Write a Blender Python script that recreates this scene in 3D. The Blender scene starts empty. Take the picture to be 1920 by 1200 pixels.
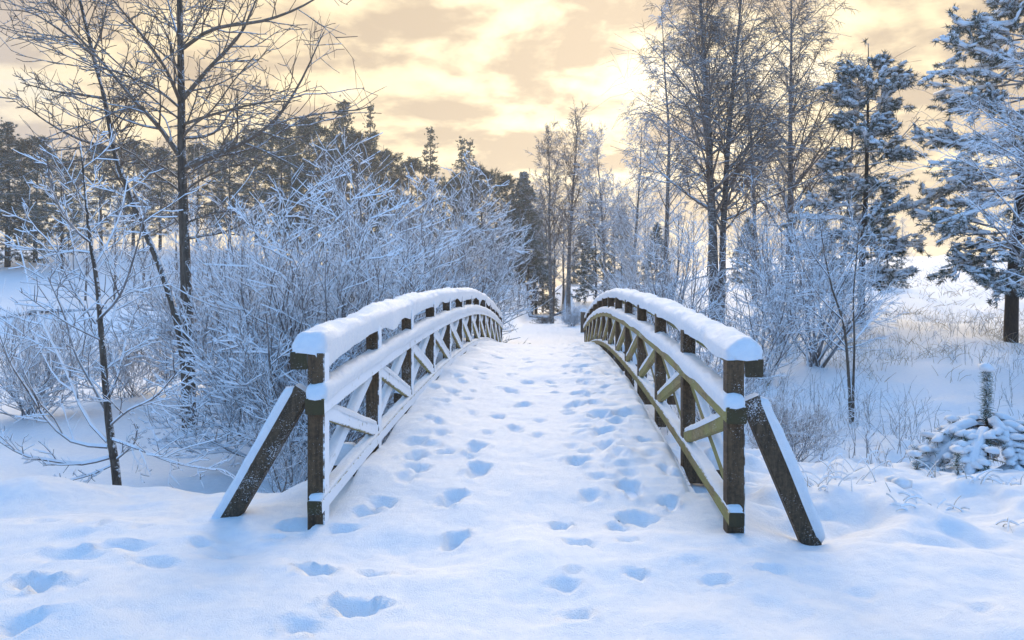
import bpy, math, random
import numpy as np
from mathutils import Vector

# ------------------------------------------------------------------ camera, sky, sun, exposure
scene = bpy.context.scene
COL = scene.collection
F = 1363.0                      # focal length in pixels of the 1920 px wide photograph
YAW = math.radians(2.86)        # the camera looks slightly to the left of the bridge axis
HOR = 557.0                     # horizon row
CAM_Z = 1.46
cam_d = bpy.data.cameras.new('camera')
cam_d.sensor_width = 36.0
cam_d.lens = F / 1920.0 * 36.0
cam_d.shift_y = -(600.0 - HOR) / 1920.0
cam_d.clip_start = 0.05
cam_d.clip_end = 2000.0
cam = bpy.data.objects.new('camera', cam_d)
COL.objects.link(cam)
cam.location = (0, 0, CAM_Z)
cam.rotation_euler = (math.radians(90), 0, YAW)
scene.camera = cam

HAZE = 0.0016
SUN_AZ = math.radians(6.0)      # to the right of the bridge axis (+Y towards +X)
SUN_EL = math.radians(21.0)
SUN_DIR = (math.sin(SUN_AZ) * math.cos(SUN_EL), math.cos(SUN_AZ) * math.cos(SUN_EL), math.sin(SUN_EL))

sun_d = bpy.data.lights.new('sun', 'SUN')
sun_d.energy = 2.9
sun_d.angle = math.radians(46)
sun_d.color = (1.0, 0.80, 0.55)
sun = bpy.data.objects.new('sun', sun_d)
COL.objects.link(sun)
sun.rotation_euler = Vector(SUN_DIR).to_track_quat('Z', 'Y').to_euler()

scene.view_settings.view_transform = 'Standard'
scene.view_settings.look = 'None'
scene.view_settings.gamma = 1.0
scene.view_settings.exposure = 0.85
scene.render.engine = 'CYCLES'
try:
    scene.cycles.use_denoising = True
    scene.cycles.max_bounces = 6
    scene.cycles.diffuse_bounces = 3
    scene.cycles.glossy_bounces = 2
except Exception:
    pass


class NT:
    """small helper around a node tree"""
    def __init__(self, tree):
        self.t = tree
        self.n = tree.nodes
        self.l = tree.links

    def node(self, kind, **kw):
        nd = self.n.new(kind)
        for k, v in kw.items():
            setattr(nd, k, v)
        return nd

    def put(self, sock, v):
        if hasattr(v, 'is_output') or isinstance(v, bpy.types.NodeSocket):
            self.l.new(v, sock)
        else:
            sock.default_value = v

    def math(self, op, a, b=0.0, c=None, clamp=False):
        nd = self.node('ShaderNodeMath', operation=op, use_clamp=clamp)
        self.put(nd.inputs[0], a)
        self.put(nd.inputs[1], b)
        if c is not None:
            self.put(nd.inputs[2], c)
        return nd.outputs[0]

    def step(self, v, lo, hi, a=0.0, b=1.0):
        nd = self.node('ShaderNodeMapRange', interpolation_type='SMOOTHSTEP')
        self.put(nd.inputs['Value'], v)
        nd.inputs['From Min'].default_value = lo
        nd.inputs['From Max'].default_value = hi
        nd.inputs['To Min'].default_value = a
        nd.inputs['To Max'].default_value = b
        return nd.outputs['Result']

    def mix(self, f, a, b):
        nd = self.node('ShaderNodeMix', data_type='RGBA')
        self.put(nd.inputs[0], f)
        self.put(nd.inputs[6], a if not isinstance(a, tuple) else (*a, 1.0))
        self.put(nd.inputs[7], b if not isinstance(b, tuple) else (*b, 1.0))
        return nd.outputs[2]

    def noise(self, vec, scale, detail=3.0, rough=0.55, dist=0.0):
        nd = self.node('ShaderNodeTexNoise')
        if vec is not None:
            self.l.new(vec, nd.inputs['Vector'])
        nd.inputs['Scale'].default_value = scale
        nd.inputs['Detail'].default_value = detail
        nd.inputs['Roughness'].default_value = rough
        nd.inputs['Distortion'].default_value = dist
        return nd.outputs['Fac']


# world: Nishita sky behind a broken, warm-lit winter cloud layer
world = bpy.data.worlds.new('World')
scene.world = world
world.use_nodes = True
w = NT(world.node_tree)
w.n.clear()
w_out = w.node('ShaderNodeOutputWorld')
w_bg = w.node('ShaderNodeBackground')
w_bg.inputs['Strength'].default_value = 0.1
w.l.new(w_bg.outputs[0], w_out.inputs['Surface'])
sky = w.node('ShaderNodeTexSky', sky_type='NISHITA')
sky.sun_disc = False
sky.sun_elevation = SUN_EL
sky.sun_rotation = SUN_AZ
sky.air_density = 1.2
sky.dust_density = 1.0
sky.ozone_density = 2.0
tc = w.node('ShaderNodeTexCoord')
sep = w.node('ShaderNodeSeparateXYZ')
w.l.new(tc.outputs['Generated'], sep.inputs[0])
dx, dy, dz = sep.outputs
zz = w.math('ADD', w.math('MAXIMUM', dz, 0.0), 0.16)
cv = w.node('ShaderNodeCombineXYZ')
w.put(cv.inputs[0], w.math('DIVIDE', dx, zz))
w.put(cv.inputs[1], w.math('DIVIDE', dy, zz))
cv.inputs[2].default_value = 8.3
n_big = w.noise(cv.outputs[0], 2.1, 5.0, 0.52, 0.35)
n_fine = w.noise(cv.outputs[0], 4.6, 5.0, 0.55, 0.2)
dens = w.math('ADD', w.math('MULTIPLY', n_big, 0.62), w.math('MULTIPLY', n_fine, 0.38))
thin = w.step(dens, 0.555, 0.435)                      # 1 in the thin bright parts of the layer
dot = w.node('ShaderNodeVectorMath', operation='DOT_PRODUCT')
w.l.new(tc.outputs['Generated'], dot.inputs[0])
dot.inputs[1].default_value = SUN_DIR
sd = dot.outputs['Value']
toward = w.step(sd, 0.30, 0.86)                      # warm round the low sun, cool overhead and behind
glow = w.math('POWER', w.math('MAXIMUM', sd, 0.0), 22.0)
low = w.step(dz, 0.22, 0.0)
thick_c = w.mix(toward, (1.5, 3.55, 7.2), (4.1, 3.15, 2.1))
thin_c = w.mix(toward, (1.9, 4.25, 8.0), (6.8, 5.4, 3.2))
cloud = w.mix(thin, thick_c, thin_c)
cloud = w.mix(w.math('MULTIPLY', w.math('MULTIPLY', low, toward), 0.4), cloud, (8.3, 6.9, 4.5))
cloud = w.mix(w.math('MULTIPLY', glow, w.math('ADD', w.math('MULTIPLY', thin, 0.45), 0.02)), cloud, (12.0, 10.2, 6.8))
cover = w.step(dens, 0.30, 0.46, 0.72, 0.95)
w.l.new(w.mix(cover, sky.outputs[0], cloud), w_bg.inputs['Color'])
w.n  # world done


# ------------------------------------------------------------------ helpers
rngG = np.random.default_rng(7)
CA, SA = math.cos(YAW), math.sin(YAW)


def at(px, py, d):
    """a place d metres in front of the photographer, seen at that pixel -> world"""
    xr = (px - 960.0) / F * d
    return np.array([xr * CA - d * SA, xr * SA + d * CA, CAM_Z + (HOR - py) / F * d])


def smooth(a, b, x):
    t = np.clip((np.asarray(x, float) - a) / (b - a), 0, 1)
    return t * t * (3 - 2 * t)


def _h(ix, iy, s):
    v = np.sin(ix * 127.1 + iy * 311.7 + s * 74.7) * 43758.5453
    return v - np.floor(v)


def vnoise(x, y, s=0):
    x = np.asarray(x, float); y = np.asarray(y, float)
    ix, iy = np.floor(x), np.floor(y)
    fx, fy = x - ix, y - iy
    fx = fx * fx * fx * (fx * (fx * 6 - 15) + 10); fy = fy * fy * fy * (fy * (fy * 6 - 15) + 10)
    a, b = _h(ix, iy, s), _h(ix + 1, iy, s)
    c, d = _h(ix, iy + 1, s), _h(ix + 1, iy + 1, s)
    return (a + (b - a) * fx) * (1 - fy) + (c + (d - c) * fx) * fy - 0.5


def fbm(x, y, s=0, octv=4, gain=0.5):
    t = 0.0; amp = 1.0; k = 1.0
    for i in range(octv):
        t = t + amp * vnoise(x * k + 17.3 * i, y * k - 9.1 * i, s + i)
        amp *= gain; k *= 2.03
    return t


def mesh_from(name, verts, quads=None, tris=None, smooth_shade=True):
    verts = np.asarray(verts, np.float32).reshape(-1, 3)
    me = bpy.data.meshes.new(name)
    nq = 0 if quads is None else len(quads)
    nt = 0 if tris is None else len(tris)
    loops = []
    if nq: loops.append(np.asarray(quads, np.int32).ravel())
    if nt: loops.append(np.asarray(tris, np.int32).ravel())
    loops = np.concatenate(loops) if loops else np.zeros(0, np.int32)
    me.vertices.add(len(verts)); me.vertices.foreach_set('co', verts.ravel())
    me.loops.add(len(loops)); me.loops.foreach_set('vertex_index', loops)
    me.polygons.add(nq + nt)
    starts = np.concatenate([np.arange(nq) * 4, nq * 4 + np.arange(nt) * 3]).astype(np.int32)
    me.polygons.foreach_set('loop_start', starts)
    me.polygons.foreach_set('use_smooth', np.full(nq + nt, smooth_shade, dtype=bool))
    me.update(calc_edges=True)
    return me


def obj(name, me, mat=None, parent=None, loc=None):
    o = bpy.data.objects.new(name, me)
    COL.objects.link(o)
    if mat is not None and me is not None and not me.materials:
        me.materials.append(mat)
    if parent is not None:
        o.parent = parent
    if loc is not None:
        o.location = loc
    return o


def tag(o, label=None, cat=None, group=None, kind=None):
    if label: o['label'] = label
    if cat: o['category'] = cat
    if group: o['group'] = group
    if kind: o['kind'] = kind
    return o


def empty(name, loc, label=None, cat=None, group=None):
    o = bpy.data.objects.new(name, None)
    COL.objects.link(o)
    o.location = tuple(float(v) for v in loc)
    o.empty_display_size = 0.2
    return tag(o, label, cat, group)


class MB:
    """collects quads and triangles into one mesh"""
    def __init__(self):
        self.v = []; self.q = []; self.t = []; self.n = 0

    def add(self, v, q=None, t=None):
        v = np.asarray(v, float).reshape(-1, 3)
        if q is not None and len(q): self.q.append(np.asarray(q, np.int64).reshape(-1, 4) + self.n)
        if t is not None and len(t): self.t.append(np.asarray(t, np.int64).reshape(-1, 3) + self.n)
        self.v.append(v); self.n += len(v)

    def mesh(self, name, smooth_shade=True, origin=None):
        v = np.concatenate(self.v) if self.v else np.zeros((0, 3))
        if origin is not None: v = v - np.asarray(origin)
        return mesh_from(name, v, np.concatenate(self.q) if self.q else None,
                         np.concatenate(self.t) if self.t else None, smooth_shade)


def tubes(mb, nodes, rad, sides=4, snow=0.0, cap=False):
    """nodes (B,n,3), rad (B,n): tubes with lying snow raised on the upper side"""
    B, n, _ = nodes.shape
    if B == 0: return
    d = np.empty_like(nodes)
    d[:, 1:-1] = nodes[:, 2:] - nodes[:, :-2]
    d[:, 0] = nodes[:, 1] - nodes[:, 0]; d[:, -1] = nodes[:, -1] - nodes[:, -2]
    d /= np.linalg.norm(d, axis=2, keepdims=True) + 1e-9
    up = np.zeros_like(d); up[..., 2] = 1.0
    steep = np.abs(d[..., 2]) > 0.97
    up[steep] = (0.0, 1.0, 0.0)
    s = np.cross(d, up); s /= np.linalg.norm(s, axis=2, keepdims=True) + 1e-9
    u = np.cross(s, d)
    ang = np.arange(sides) * 2 * math.pi / sides + (math.pi / 2 if sides == 3 else 0)
    ca, sa_ = np.cos(ang), np.sin(ang)
    ring = (nodes[:, :, None, :] + rad[:, :, None, None] *
            (ca[None, None, :, None] * s[:, :, None, :] + sa_[None, None, :, None] * u[:, :, None, :]))
    if snow > 0:
        flat = np.clip(1.15 - np.abs(d[..., 2]), 0, 1)
        sn = snow * flat * np.minimum(1.0, 0.35 + rad / 0.012 * 0.4)
        ring[..., 2] += sn[:, :, None] * np.clip(sa_, 0, 1)[None, None, :] ** 1.5
    v = ring.reshape(-1, 3)
    b = np.arange(B)[:, None, None] * (n * sides)
    i = np.arange(n - 1)[None, :, None] * sides
    k = np.arange(sides)[None, None, :]; k2 = (k + 1) % sides
    q = np.stack([b + i + k, b + i + k2, b + i + sides + k2, b + i + sides + k], -1).reshape(-1, 4)
    mb.add(v, q)
    if cap:
        base = np.arange(B)[:, None] * (n * sides) + (n - 1) * sides
        for j in range(1, sides - 1):
            tri = np.concatenate([base, base + j, base + j + 1], 1)
            mb.t.append(tri + mb.n - len(v))


# ------------------------------------------------------------------ materials
def material(name):
    m = bpy.data.materials.new(name)
    m.use_nodes = True
    t = NT(m.node_tree)
    bsdf = t.n['Principled BSDF']
    return m, t, bsdf


def bump(t, height, strength, dist, normal=None):
    nd = t.node('ShaderNodeBump')
    nd.inputs['Strength'].default_value = strength
    nd.inputs['Distance'].default_value = dist
    t.l.new(height, nd.inputs['Height'])
    if normal is not None: t.l.new(normal, nd.inputs['Normal'])
    return nd.outputs[0]


SNOW = (0.87, 0.89, 0.93)


def m_snow(name, scale=1.0, rough=0.55, strength=0.35):
    m, t, b = material(name)
    geo = t.node('ShaderNodeNewGeometry')
    p = geo.outputs['Position']
    n1 = t.noise(p, 9.0 * scale, 4.0, 0.6)
    n2 = t.noise(p, 90.0 * scale, 3.0, 0.65)
    col = t.mix(t.step(n1, 0.3, 0.7), (0.83, 0.86, 0.91), (0.90, 0.915, 0.94))
    t.l.new(col, b.inputs['Base Color'])
    b.inputs['Roughness'].default_value = rough
    b.inputs['Specular IOR Level'].default_value = 0.25
    h = t.math('ADD', t.math('MULTIPLY', n1, 0.55), t.math('MULTIPLY', n2, 0.45))
    t.l.new(bump(t, h, strength, 0.02), b.inputs['Normal'])
    return m


def m_bark(name, bark_a, bark_b, lo=0.05, hi=0.3, frost=0.0, nscale=14.0, smooth_n=False):
    """bark below, snow lying wherever the surface faces up, frost in patches"""
    m, t, b = material(name)
    geo = t.node('ShaderNodeNewGeometry')
    p = geo.outputs['Position']
    sp = t.node('ShaderNodeSeparateXYZ')
    t.l.new(geo.outputs['Normal' if smooth_n else 'True Normal'], sp.inputs[0])
    n1 = t.noise(p, nscale, 3.0, 0.6)
    n2 = t.noise(p, nscale * 0.22, 2.0, 0.5)
    up = t.math('ADD', sp.outputs[2], t.math('MULTIPLY', t.math('SUBTRACT', n1, 0.5), 0.9))
    up = t.math('ADD', up, t.math('MULTIPLY', sp.outputs[0], 0.12))
    fac = t.step(up, lo, hi)
    if frost > 0:
        fac = t.math('MAXIMUM', fac, t.math('MULTIPLY', t.step(n2, 0.25, 0.75), frost))
    col = t.mix(fac, t.mix(n1, bark_a, bark_b), SNOW)
    t.l.new(col, b.inputs['Base Color'])
    b.inputs['Roughness'].default_value = 0.8
    b.inputs['Specular IOR Level'].default_value = 0.15
    return m


def m_trunk(name, a, c, plaster=0.25, birch=False):
    m, t, b = material(name)
    geo = t.node('ShaderNodeNewGeometry')
    p = geo.outputs['Position']
    mp = t.node('ShaderNodeMapping'); mp.inputs['Scale'].default_value = (9, 9, 2.2)
    t.l.new(p, mp.inputs[0])
    n1 = t.noise(mp.outputs[0], 3.0, 5.0, 0.65, 0.5)
    n2 = t.noise(p, 5.0, 4.0, 0.65)
    n3 = t.noise(p, 40.0, 2.0, 0.6)
    sp = t.node('ShaderNodeSeparateXYZ'); t.l.new(geo.outputs['Normal'], sp.inputs[0])
    col = t.mix(t.step(n1, 0.3, 0.7), a, c)
    if birch:
        mp2 = t.node('ShaderNodeMapping'); mp2.inputs['Scale'].default_value = (3, 3, 14)
        t.l.new(p, mp2.inputs[0])
        lent = t.noise(mp2.outputs[0], 2.0, 3.0, 0.6)
        col = t.mix(t.step(lent, 0.50, 0.62, 0.0, 0.85), col, (0.42, 0.39, 0.36))
    up = t.math('ADD', t.math('ADD', t.math('MULTIPLY', sp.outputs[2], 0.9), t.math('MULTIPLY', sp.outputs[0], 0.28)),
                t.math('ADD', t.math('MULTIPLY', t.math('SUBTRACT', n2, 0.5), 1.1),
                       t.math('MULTIPLY', t.math('SUBTRACT', n3, 0.5), 0.8)))
    fac = t.step(up, 0.52 - plaster, 0.78 - plaster)
    t.l.new(t.mix(fac, col, SNOW), b.inputs['Base Color'])
    b.inputs['Roughness'].default_value = 0.85
    b.inputs['Specular IOR Level'].default_value = 0.15
    t.l.new(bump(t, n1, 0.7, 0.02), b.inputs['Normal'])
    return m


def m_wood(name, a, c, speck, plaster=True, green=None):
    """weathered bridge timber, wind-driven snow on the faces towards +X, frost specks elsewhere"""
    m, t, b = material(name)
    geo = t.node('ShaderNodeNewGeometry')
    p = geo.outputs['Position']
    mp = t.node('ShaderNodeMapping'); mp.inputs['Scale'].default_value = (14, 2.2, 14)
    t.l.new(p, mp.inputs[0])
    grain = t.noise(mp.outputs[0], 3.0, 5.0, 0.65, 0.6)
    mpv = t.node('ShaderNodeMapping'); mpv.inputs['Scale'].default_value = (16, 16, 1.6)
    t.l.new(p, mpv.inputs[0])
    grain2 = t.noise(mpv.outputs[0], 3.0, 4.0, 0.6, 0.4)
    patch = t.noise(p, 2.6, 3.0, 0.6)
    g = t.math('ADD', t.math('MULTIPLY', grain, 0.5), t.math('MULTIPLY', grain2, 0.5))
    col = t.mix(t.step(g, 0.35, 0.65), a, c)
    if green: col = t.mix(t.step(patch, 0.38, 0.62, 0.0, 0.8), col, green)
    sp = t.node('ShaderNodeSeparateXYZ'); t.l.new(geo.outputs['Normal'], sp.inputs[0])
    col = t.mix(t.step(t.math('ABSOLUTE', sp.outputs[1]), .8, .97, 0.0, .85) if green else 0.0, col, (.022, .017, .013))
    nf = t.noise(p, 130.0, 3.0, 0.7)
    nm = t.noise(p, 16.0, 4.0, 0.65)
    nl = t.noise(p, 3.5, 3.0, 0.6)
    speckf = t.step(t.math('ADD', nf, t.math('MULTIPLY', t.math('SUBTRACT', nl, 0.5), 0.55)), 0.66 - speck, 0.72 - speck)
    facing = t.math('MAXIMUM', t.math('MULTIPLY', sp.outputs[0], 1.0 if plaster else 0.2), sp.outputs[2])
    cover = t.math('ADD', facing, t.math('ADD', t.math('MULTIPLY', t.math('SUBTRACT', nm, 0.5), 1.5),
                                         t.math('MULTIPLY', t.math('SUBTRACT', nl, 0.5), 1.0)))
    fac = t.math('MAXIMUM', t.math('MULTIPLY', speckf, 0.9), t.step(cover, 0.50, 0.85))
    t.l.new(t.mix(fac, col, (0.85, 0.87, 0.91)), b.inputs['Base Color'])
    b.inputs['Roughness'].default_value = 0.7
    b.inputs['Specular IOR Level'].default_value = 0.25
    h = t.math('ADD', t.math('MULTIPLY', g, 0.6), t.math('MULTIPLY', fac, 0.8))
    t.l.new(bump(t, h, 0.6, 0.008), b.inputs['Normal'])
    return m


def m_needle(name, a, c, lo, hi):
    m, t, b = material(name)
    geo = t.node('ShaderNodeNewGeometry')
    p = geo.outputs['Position']
    sp = t.node('ShaderNodeSeparateXYZ'); t.l.new(geo.outputs['True Normal'], sp.inputs[0])
    n1 = t.noise(p, 6.0, 3.0, 0.6)
    n2 = t.noise(p, 1.3, 3.0, 0.6)
    up = t.math('ADD', t.math('ABSOLUTE', sp.outputs[2]), t.math('MULTIPLY', t.math('SUBTRACT', n1, 0.5), 1.2))
    up = t.math('ADD', up, t.math('MULTIPLY', t.math('SUBTRACT', n2, 0.5), 0.8))
    fac = t.step(up, lo, hi)
    t.l.new(t.mix(fac, t.mix(n2, a, c), SNOW), b.inputs['Base Color'])
    b.inputs['Roughness'].default_value = 0.7
    b.inputs['Specular IOR Level'].default_value = 0.2
    return m


M = {}
M['snow'] = m_snow('snow', 1.6, 0.6, 0.9)
M['snow_cap'] = m_snow('snow_cap', 2.4, 0.6, 0.85)
M['wood'] = m_wood('dark_timber', (0.045, 0.028, 0.016), (0.13, 0.080, 0.042), 0.0)
M['brace'] = m_wood('brace_timber', (0.040, 0.028, 0.018), (0.115, 0.078, 0.046), 0.025, plaster=False)
M['rail'] = m_wood('mossy_timber', (0.15, 0.105, 0.045), (0.36, 0.27, 0.12), 0.0, green=(0.27, 0.25, 0.075))
M['trunk'] = m_trunk('grey_bark', (0.055, 0.042, 0.032), (0.15, 0.12, 0.095), 0.2)
M['trunk_pine'] = m_trunk('pine_bark', (0.020, 0.015, 0.012), (0.06, 0.045, 0.035), 0.02)
M['trunk_birch'] = m_trunk('birch_bark', (0.06, 0.05, 0.045), (0.13, 0.11, 0.10), 0.1, birch=True)
M['twig'] = m_bark('snowy_twigs', (0.050, 0.038, 0.030), (0.13, 0.10, 0.085), -0.10, 0.20, 0.30)
M['twig_bare'] = m_bark('bare_twigs', (0.085, 0.060, 0.040), (0.20, 0.145, 0.10), 0.30, 0.75, 0.05)
M['twig_frost'] = m_bark('frosted_twigs', (0.10, 0.075, 0.06), (0.20, 0.16, 0.13), -0.15, 0.35, 0.45)
M['twig_birch'] = m_bark('birch_twigs', (0.085, 0.055, 0.036), (0.19, 0.13, 0.085), 0.25, 0.7, 0.14, 4.0)
M['needle'] = m_needle('snowy_needles', (0.020, 0.045, 0.032), (0.050, 0.078, 0.045), 0.42, 0.95)
M['twig_mid'] = m_bark('hoar_twigs', (0.085, 0.058, 0.045), (0.18, 0.13, 0.10), 0.05, 0.5, 0.28, 5.0)
M['needle_mid'] = m_needle('frost_green_needles', (0.030, 0.060, 0.050), (0.07, 0.10, 0.065), 0.50, 1.05)
M['needle_far'] = m_needle('far_needles', (0.022, 0.046, 0.032), (0.062, 0.080, 0.042), 0.72, 1.2)
M['needle_frost'] = m_needle('frosted_needles', (0.05, 0.085, 0.06), (0.12, 0.16, 0.09), 0.25, 0.75)
M['grass'] = m_bark('dry_grass', (0.22, 0.15, 0.07), (0.36, 0.26, 0.13), 0.45, 1.0, 0.25, 6.0)
M['frost_grass'] = m_bark('frosted_stalks', (0.30, 0.27, 0.22), (0.5, 0.46, 0.4), -0.2, 0.3, 0.7, 10.0)
M['asphalt'] = m_bark('road_edge', (0.04, 0.04, 0.045), (0.08, 0.08, 0.085), 0.3, 0.8, 0.15, 3.0)

# ------------------------------------------------------------------ terrain
BX, B0, B1 = -0.16, 4.65, 22.65        # bridge axis, first and last post
XL, XR = -1.49, 1.17                   # post lines
BM, BH = (B0 + B1) / 2, (B1 - B0) / 2
FAR_DROP = 0.26                        # the far bank lies a little lower than the near one


def arch(y, rise):
    u = (np.asarray(y, float) - BM) / BH
    return rise * (1 - u ** 2) - FAR_DROP * np.clip(u, 0, 2) ** 1.6


PL = np.array([(-60, 0), (4.2, 0), (4.5, -.01), (5.0, -.13), (5.6, -.13), (6.0, -.2), (7.6, -.95), (9, -1.15), (30, -1.2), (36, -.9),
               (39, .7), (42, .9), (50, 1.8), (70, 6.2), (100, 8), (400, 12)], float)
PC = np.array([(-60, 0), (4.6, 0), (5.3, .03), (6.2, -.45), (7.5, -1.3), (19.5, -1.4), (22.2, -.30), (23, -.26), (44.5, -.18), (46.5, .12), (50, .85),
               (60, 2.3), (63, 2.4), (75, 2.8), (120, 3.5), (400, 4)], float)
PR = np.array([(-60, 0), (3.9, 0), (4.35, -.17), (7, -.20), (7.6, -.25), (9, -.75), (13, -.87), (17, -.6), (22, 0), (30, .55), (50, 2.6),
               (90, 6.1), (120, 6.7), (400, 8)], float)

FP = []   # x, y, rx, ry, rot, depth


def path_z(y):
    return np.where((np.asarray(y) > B0) & (np.asarray(y) < B1), arch(np.clip(y, B0, B1), 0.45), np.where(np.asarray(y) > BM, -FAR_DROP, 0.0))


def ground_pt(px, py):
    d = 5.0
    for _ in range(30):
        p = at(px, py, d)
        z = float(path_z(p[1]))
        d = 0.5 * d + 0.5 * max(2.0, (CAM_Z - z) * F / (py - HOR))
    return at(px, py, d)


for px, py, rx, ry, dep in [
    # the single walker up the middle
    (985, 675, .10, .16, .03), (958, 686, .10, .16, .03), (985, 694, .10, .16, .035), (960, 706, .10, .17, .035), (987, 718, .10, .16, .04),
    (960, 735, .10, .16, .04), (979, 758, .10, .15, .05), (938, 781, .10, .15, .055), (966, 806, .10, .15, .05), (893, 846, .11, .16, .065),
    (898, 886, .11, .15, .065), (846, 938, .10, .15, .075), (852, 1006, .09, .12, .075), (915, 815, .08, .12, .03), (880, 862, .07, .1, .03),
    # trodden right side of the deck
    (1082, 700, .10, .14, .04), (1060, 690, .1, .14, .03), (1098, 722, .1, .14, .04), (1085, 742, .11, .15, .05), (1112, 758, .12, .14, .05),
    (1122, 785, .13, .14, .06), (1165, 783, .10, .12, .05), (1155, 803, .14, .12, .06), (1137, 818, .12, .1, .06), (1133, 840, .12, .11, .06),
    (1158, 862, .13, .13, .08), (1085, 868, .12, .11, .06), (1210, 835, .08, .11, .05), (1183, 915, .10, .14, .09), (1105, 930, .12, .12, .05),
    (1252, 942, .09, .11, .08), (1195, 970, .17, .12, .07), (1050, 986, .09, .07, .05), (1160, 987, .10, .06, .05), (1245, 885, .07, .1, .05),
    (1130, 900, .15, .07, .04), (1095, 805, .12, .1, .04), (1065, 770, .1, .1, .03), (1075, 840, .12, .1, .03), (1090, 1028, .12, .06, .05),
    (1175, 1022, .07, .05, .05),
    # trodden left edge
    (780, 838, .13, .15, .05), (772, 866, .12, .11, .05), (830, 765, .12, .18, .05), (812, 740, .1, .15, .04), (845, 742, .1, .2, .05),
    (800, 800, .1, .12, .04), (760, 905, .1, .1, .04), (720, 945, .14, .09, .05), (690, 962, .12, .06, .05), (640, 990, .2, .08, .05),
    (860, 715, .1, .15, .04), (880, 695, .1, .2, .04),
    # foreground
    (588, 1080, .13, .075, .10), (665, 1142, .16, .075, .12), (700, 1076, .11, .06, .06), (762, 1075, .08, .06, .04), 
    (70, 1100, .15, .08, .12), (135, 1108, .06, .05, .04), (1192, 1085, .06, .05, .07), (1065, 1102, .09, .05, .05), (1075, 1082, .06, .04, .04),
    (1085, 1152, .09, .05, .06), (290, 1062, .16, .05, .05), (410, 1045, .12, .05, .06),
    (120, 1042, .3, .09, .05), (230, 1030, .25, .06, .05), (375, 1022, .1, .05, .05), (560, 985, .2, .09, .06), (510, 1008, .1, .05, .04),
    (30, 1175, .14, .08, .07), (560, 1185, .12, .06, .06), 
    (1350, 1090, .1, .05, .04), (1450, 1070, .12, .05, .035), (1290, 1060, .09, .04, .03), (1620, 1105, .1, .05, .03), (1840, 1140, .1, .05, .04),
    (250, 975, .08, .08, .04), (180, 970, .16, .08, .04), (75, 972, .14, .08, .03),
    (195, 985, .06, .07, .03), (265, 990, .06, .05, .03)]:
    p = ground_pt(px, py)
    kf = .70 if py < 1015 else .80
    FP.append((p[0], p[1], rx * kf, ry * (.85 if py < 1015 else .9), rngG.uniform(-.4, .4), dep * (1.0 if py < 1015 else .8)))
for _ in range(120):                      # small pits trodden along the right side of the deck
    y = 5.5 + 13 * rngG.random() ** 1.2
    FP.append((0.45 + rngG.normal(0, .32), y, rngG.uniform(.035, .075), rngG.uniform(.05, .10), rngG.uniform(-1, 1), rngG.uniform(.012, .04)))
for _ in range(32):
    y = 5.5 + 12 * rngG.random() ** 1.2
    FP.append((-1.10 + abs(rngG.normal(0, .2)), y, rngG.uniform(.04, .08), rngG.uniform(.06, .12), rngG.uniform(-1, 1), rngG.uniform(.015, .045)))
for _ in range(60):
    FP.append((rngG.uniform(-4, 4.5), rngG.uniform(2.4, 4.4), rngG.uniform(.05, .16), rngG.uniform(.05, .09), rngG.uniform(-1, 1), rngG.uniform(.003, .010)))


def prints(X, Y):
    h = np.zeros_like(X)
    warp = vnoise(X * 7, Y * 7, 5) * 0.75 + vnoise(X * 19, Y * 19, 6) * 0.32
    crumb = vnoise(X * 14, Y * 14, 61) + .8 * vnoise(X * 34, Y * 34, 62)
    ys = Y[:, 0]; xs = X[0]
    for cx, cy, rx, ry, rot, dep in FP:
        m = 2.0 * max(rx, ry) + .05
        i0, i1 = np.searchsorted(ys, [cy - m, cy + m]); j0, j1 = np.searchsorted(xs, [cx - m, cx + m])
        if i1 <= i0 or j1 <= j0: continue
        sl = (slice(i0, i1), slice(j0, j1))
        ax, ay = X[sl] - cx, Y[sl] - cy
        c, s = math.cos(rot), math.sin(rot)
        lx, ly = ax * c + ay * s, -ax * s + ay * c
        waist = 1 - .22 * np.exp(-((ly + .15 * ry) / (.35 * ry)) ** 2) + .10 * ly / ry
        r = np.sqrt((lx / (rx * waist)) ** 2 + (ly / ry) ** 2) + warp[sl]
        h[sl] += -dep * (.9 * smooth(1.4, 0.25, r) + .10 * smooth(1.1, .8, r)) + dep * (.16 + .5 * crumb[sl]) * np.exp(-((r - 1.35) / .32) ** 2) + .12 * dep * crumb[sl] * smooth(1.2, .8, r)
    return h


def path_surface(X, Y):
    z = path_z(Y)
    z = z + fbm(X * 1.2, Y * 1.2, 21, 4) * (.05 + .05 * smooth(4.8, 4.2, Y)) + vnoise(X * 9, Y * 9, 25) * 0.008 + vnoise(X * 22, Y * 22, 26) * .004
    z = z + (np.abs(vnoise(X * 3.4, Y * 3.0, 31)) * .11 + np.abs(vnoise(X * 7, Y * 6, 36)) * .04) * smooth(0.1, 0.6, X) * smooth(4.8, 5.8, Y) * smooth(1.5, 1.0, X)
    z = z + smooth(-0.75, -1.35, X) * 0.10 * smooth(4.9, 5.6, Y) * smooth(22.8, 21, Y) * (0.7 + vnoise(X * 2, Y * 1.6, 33))
    return z


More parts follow.
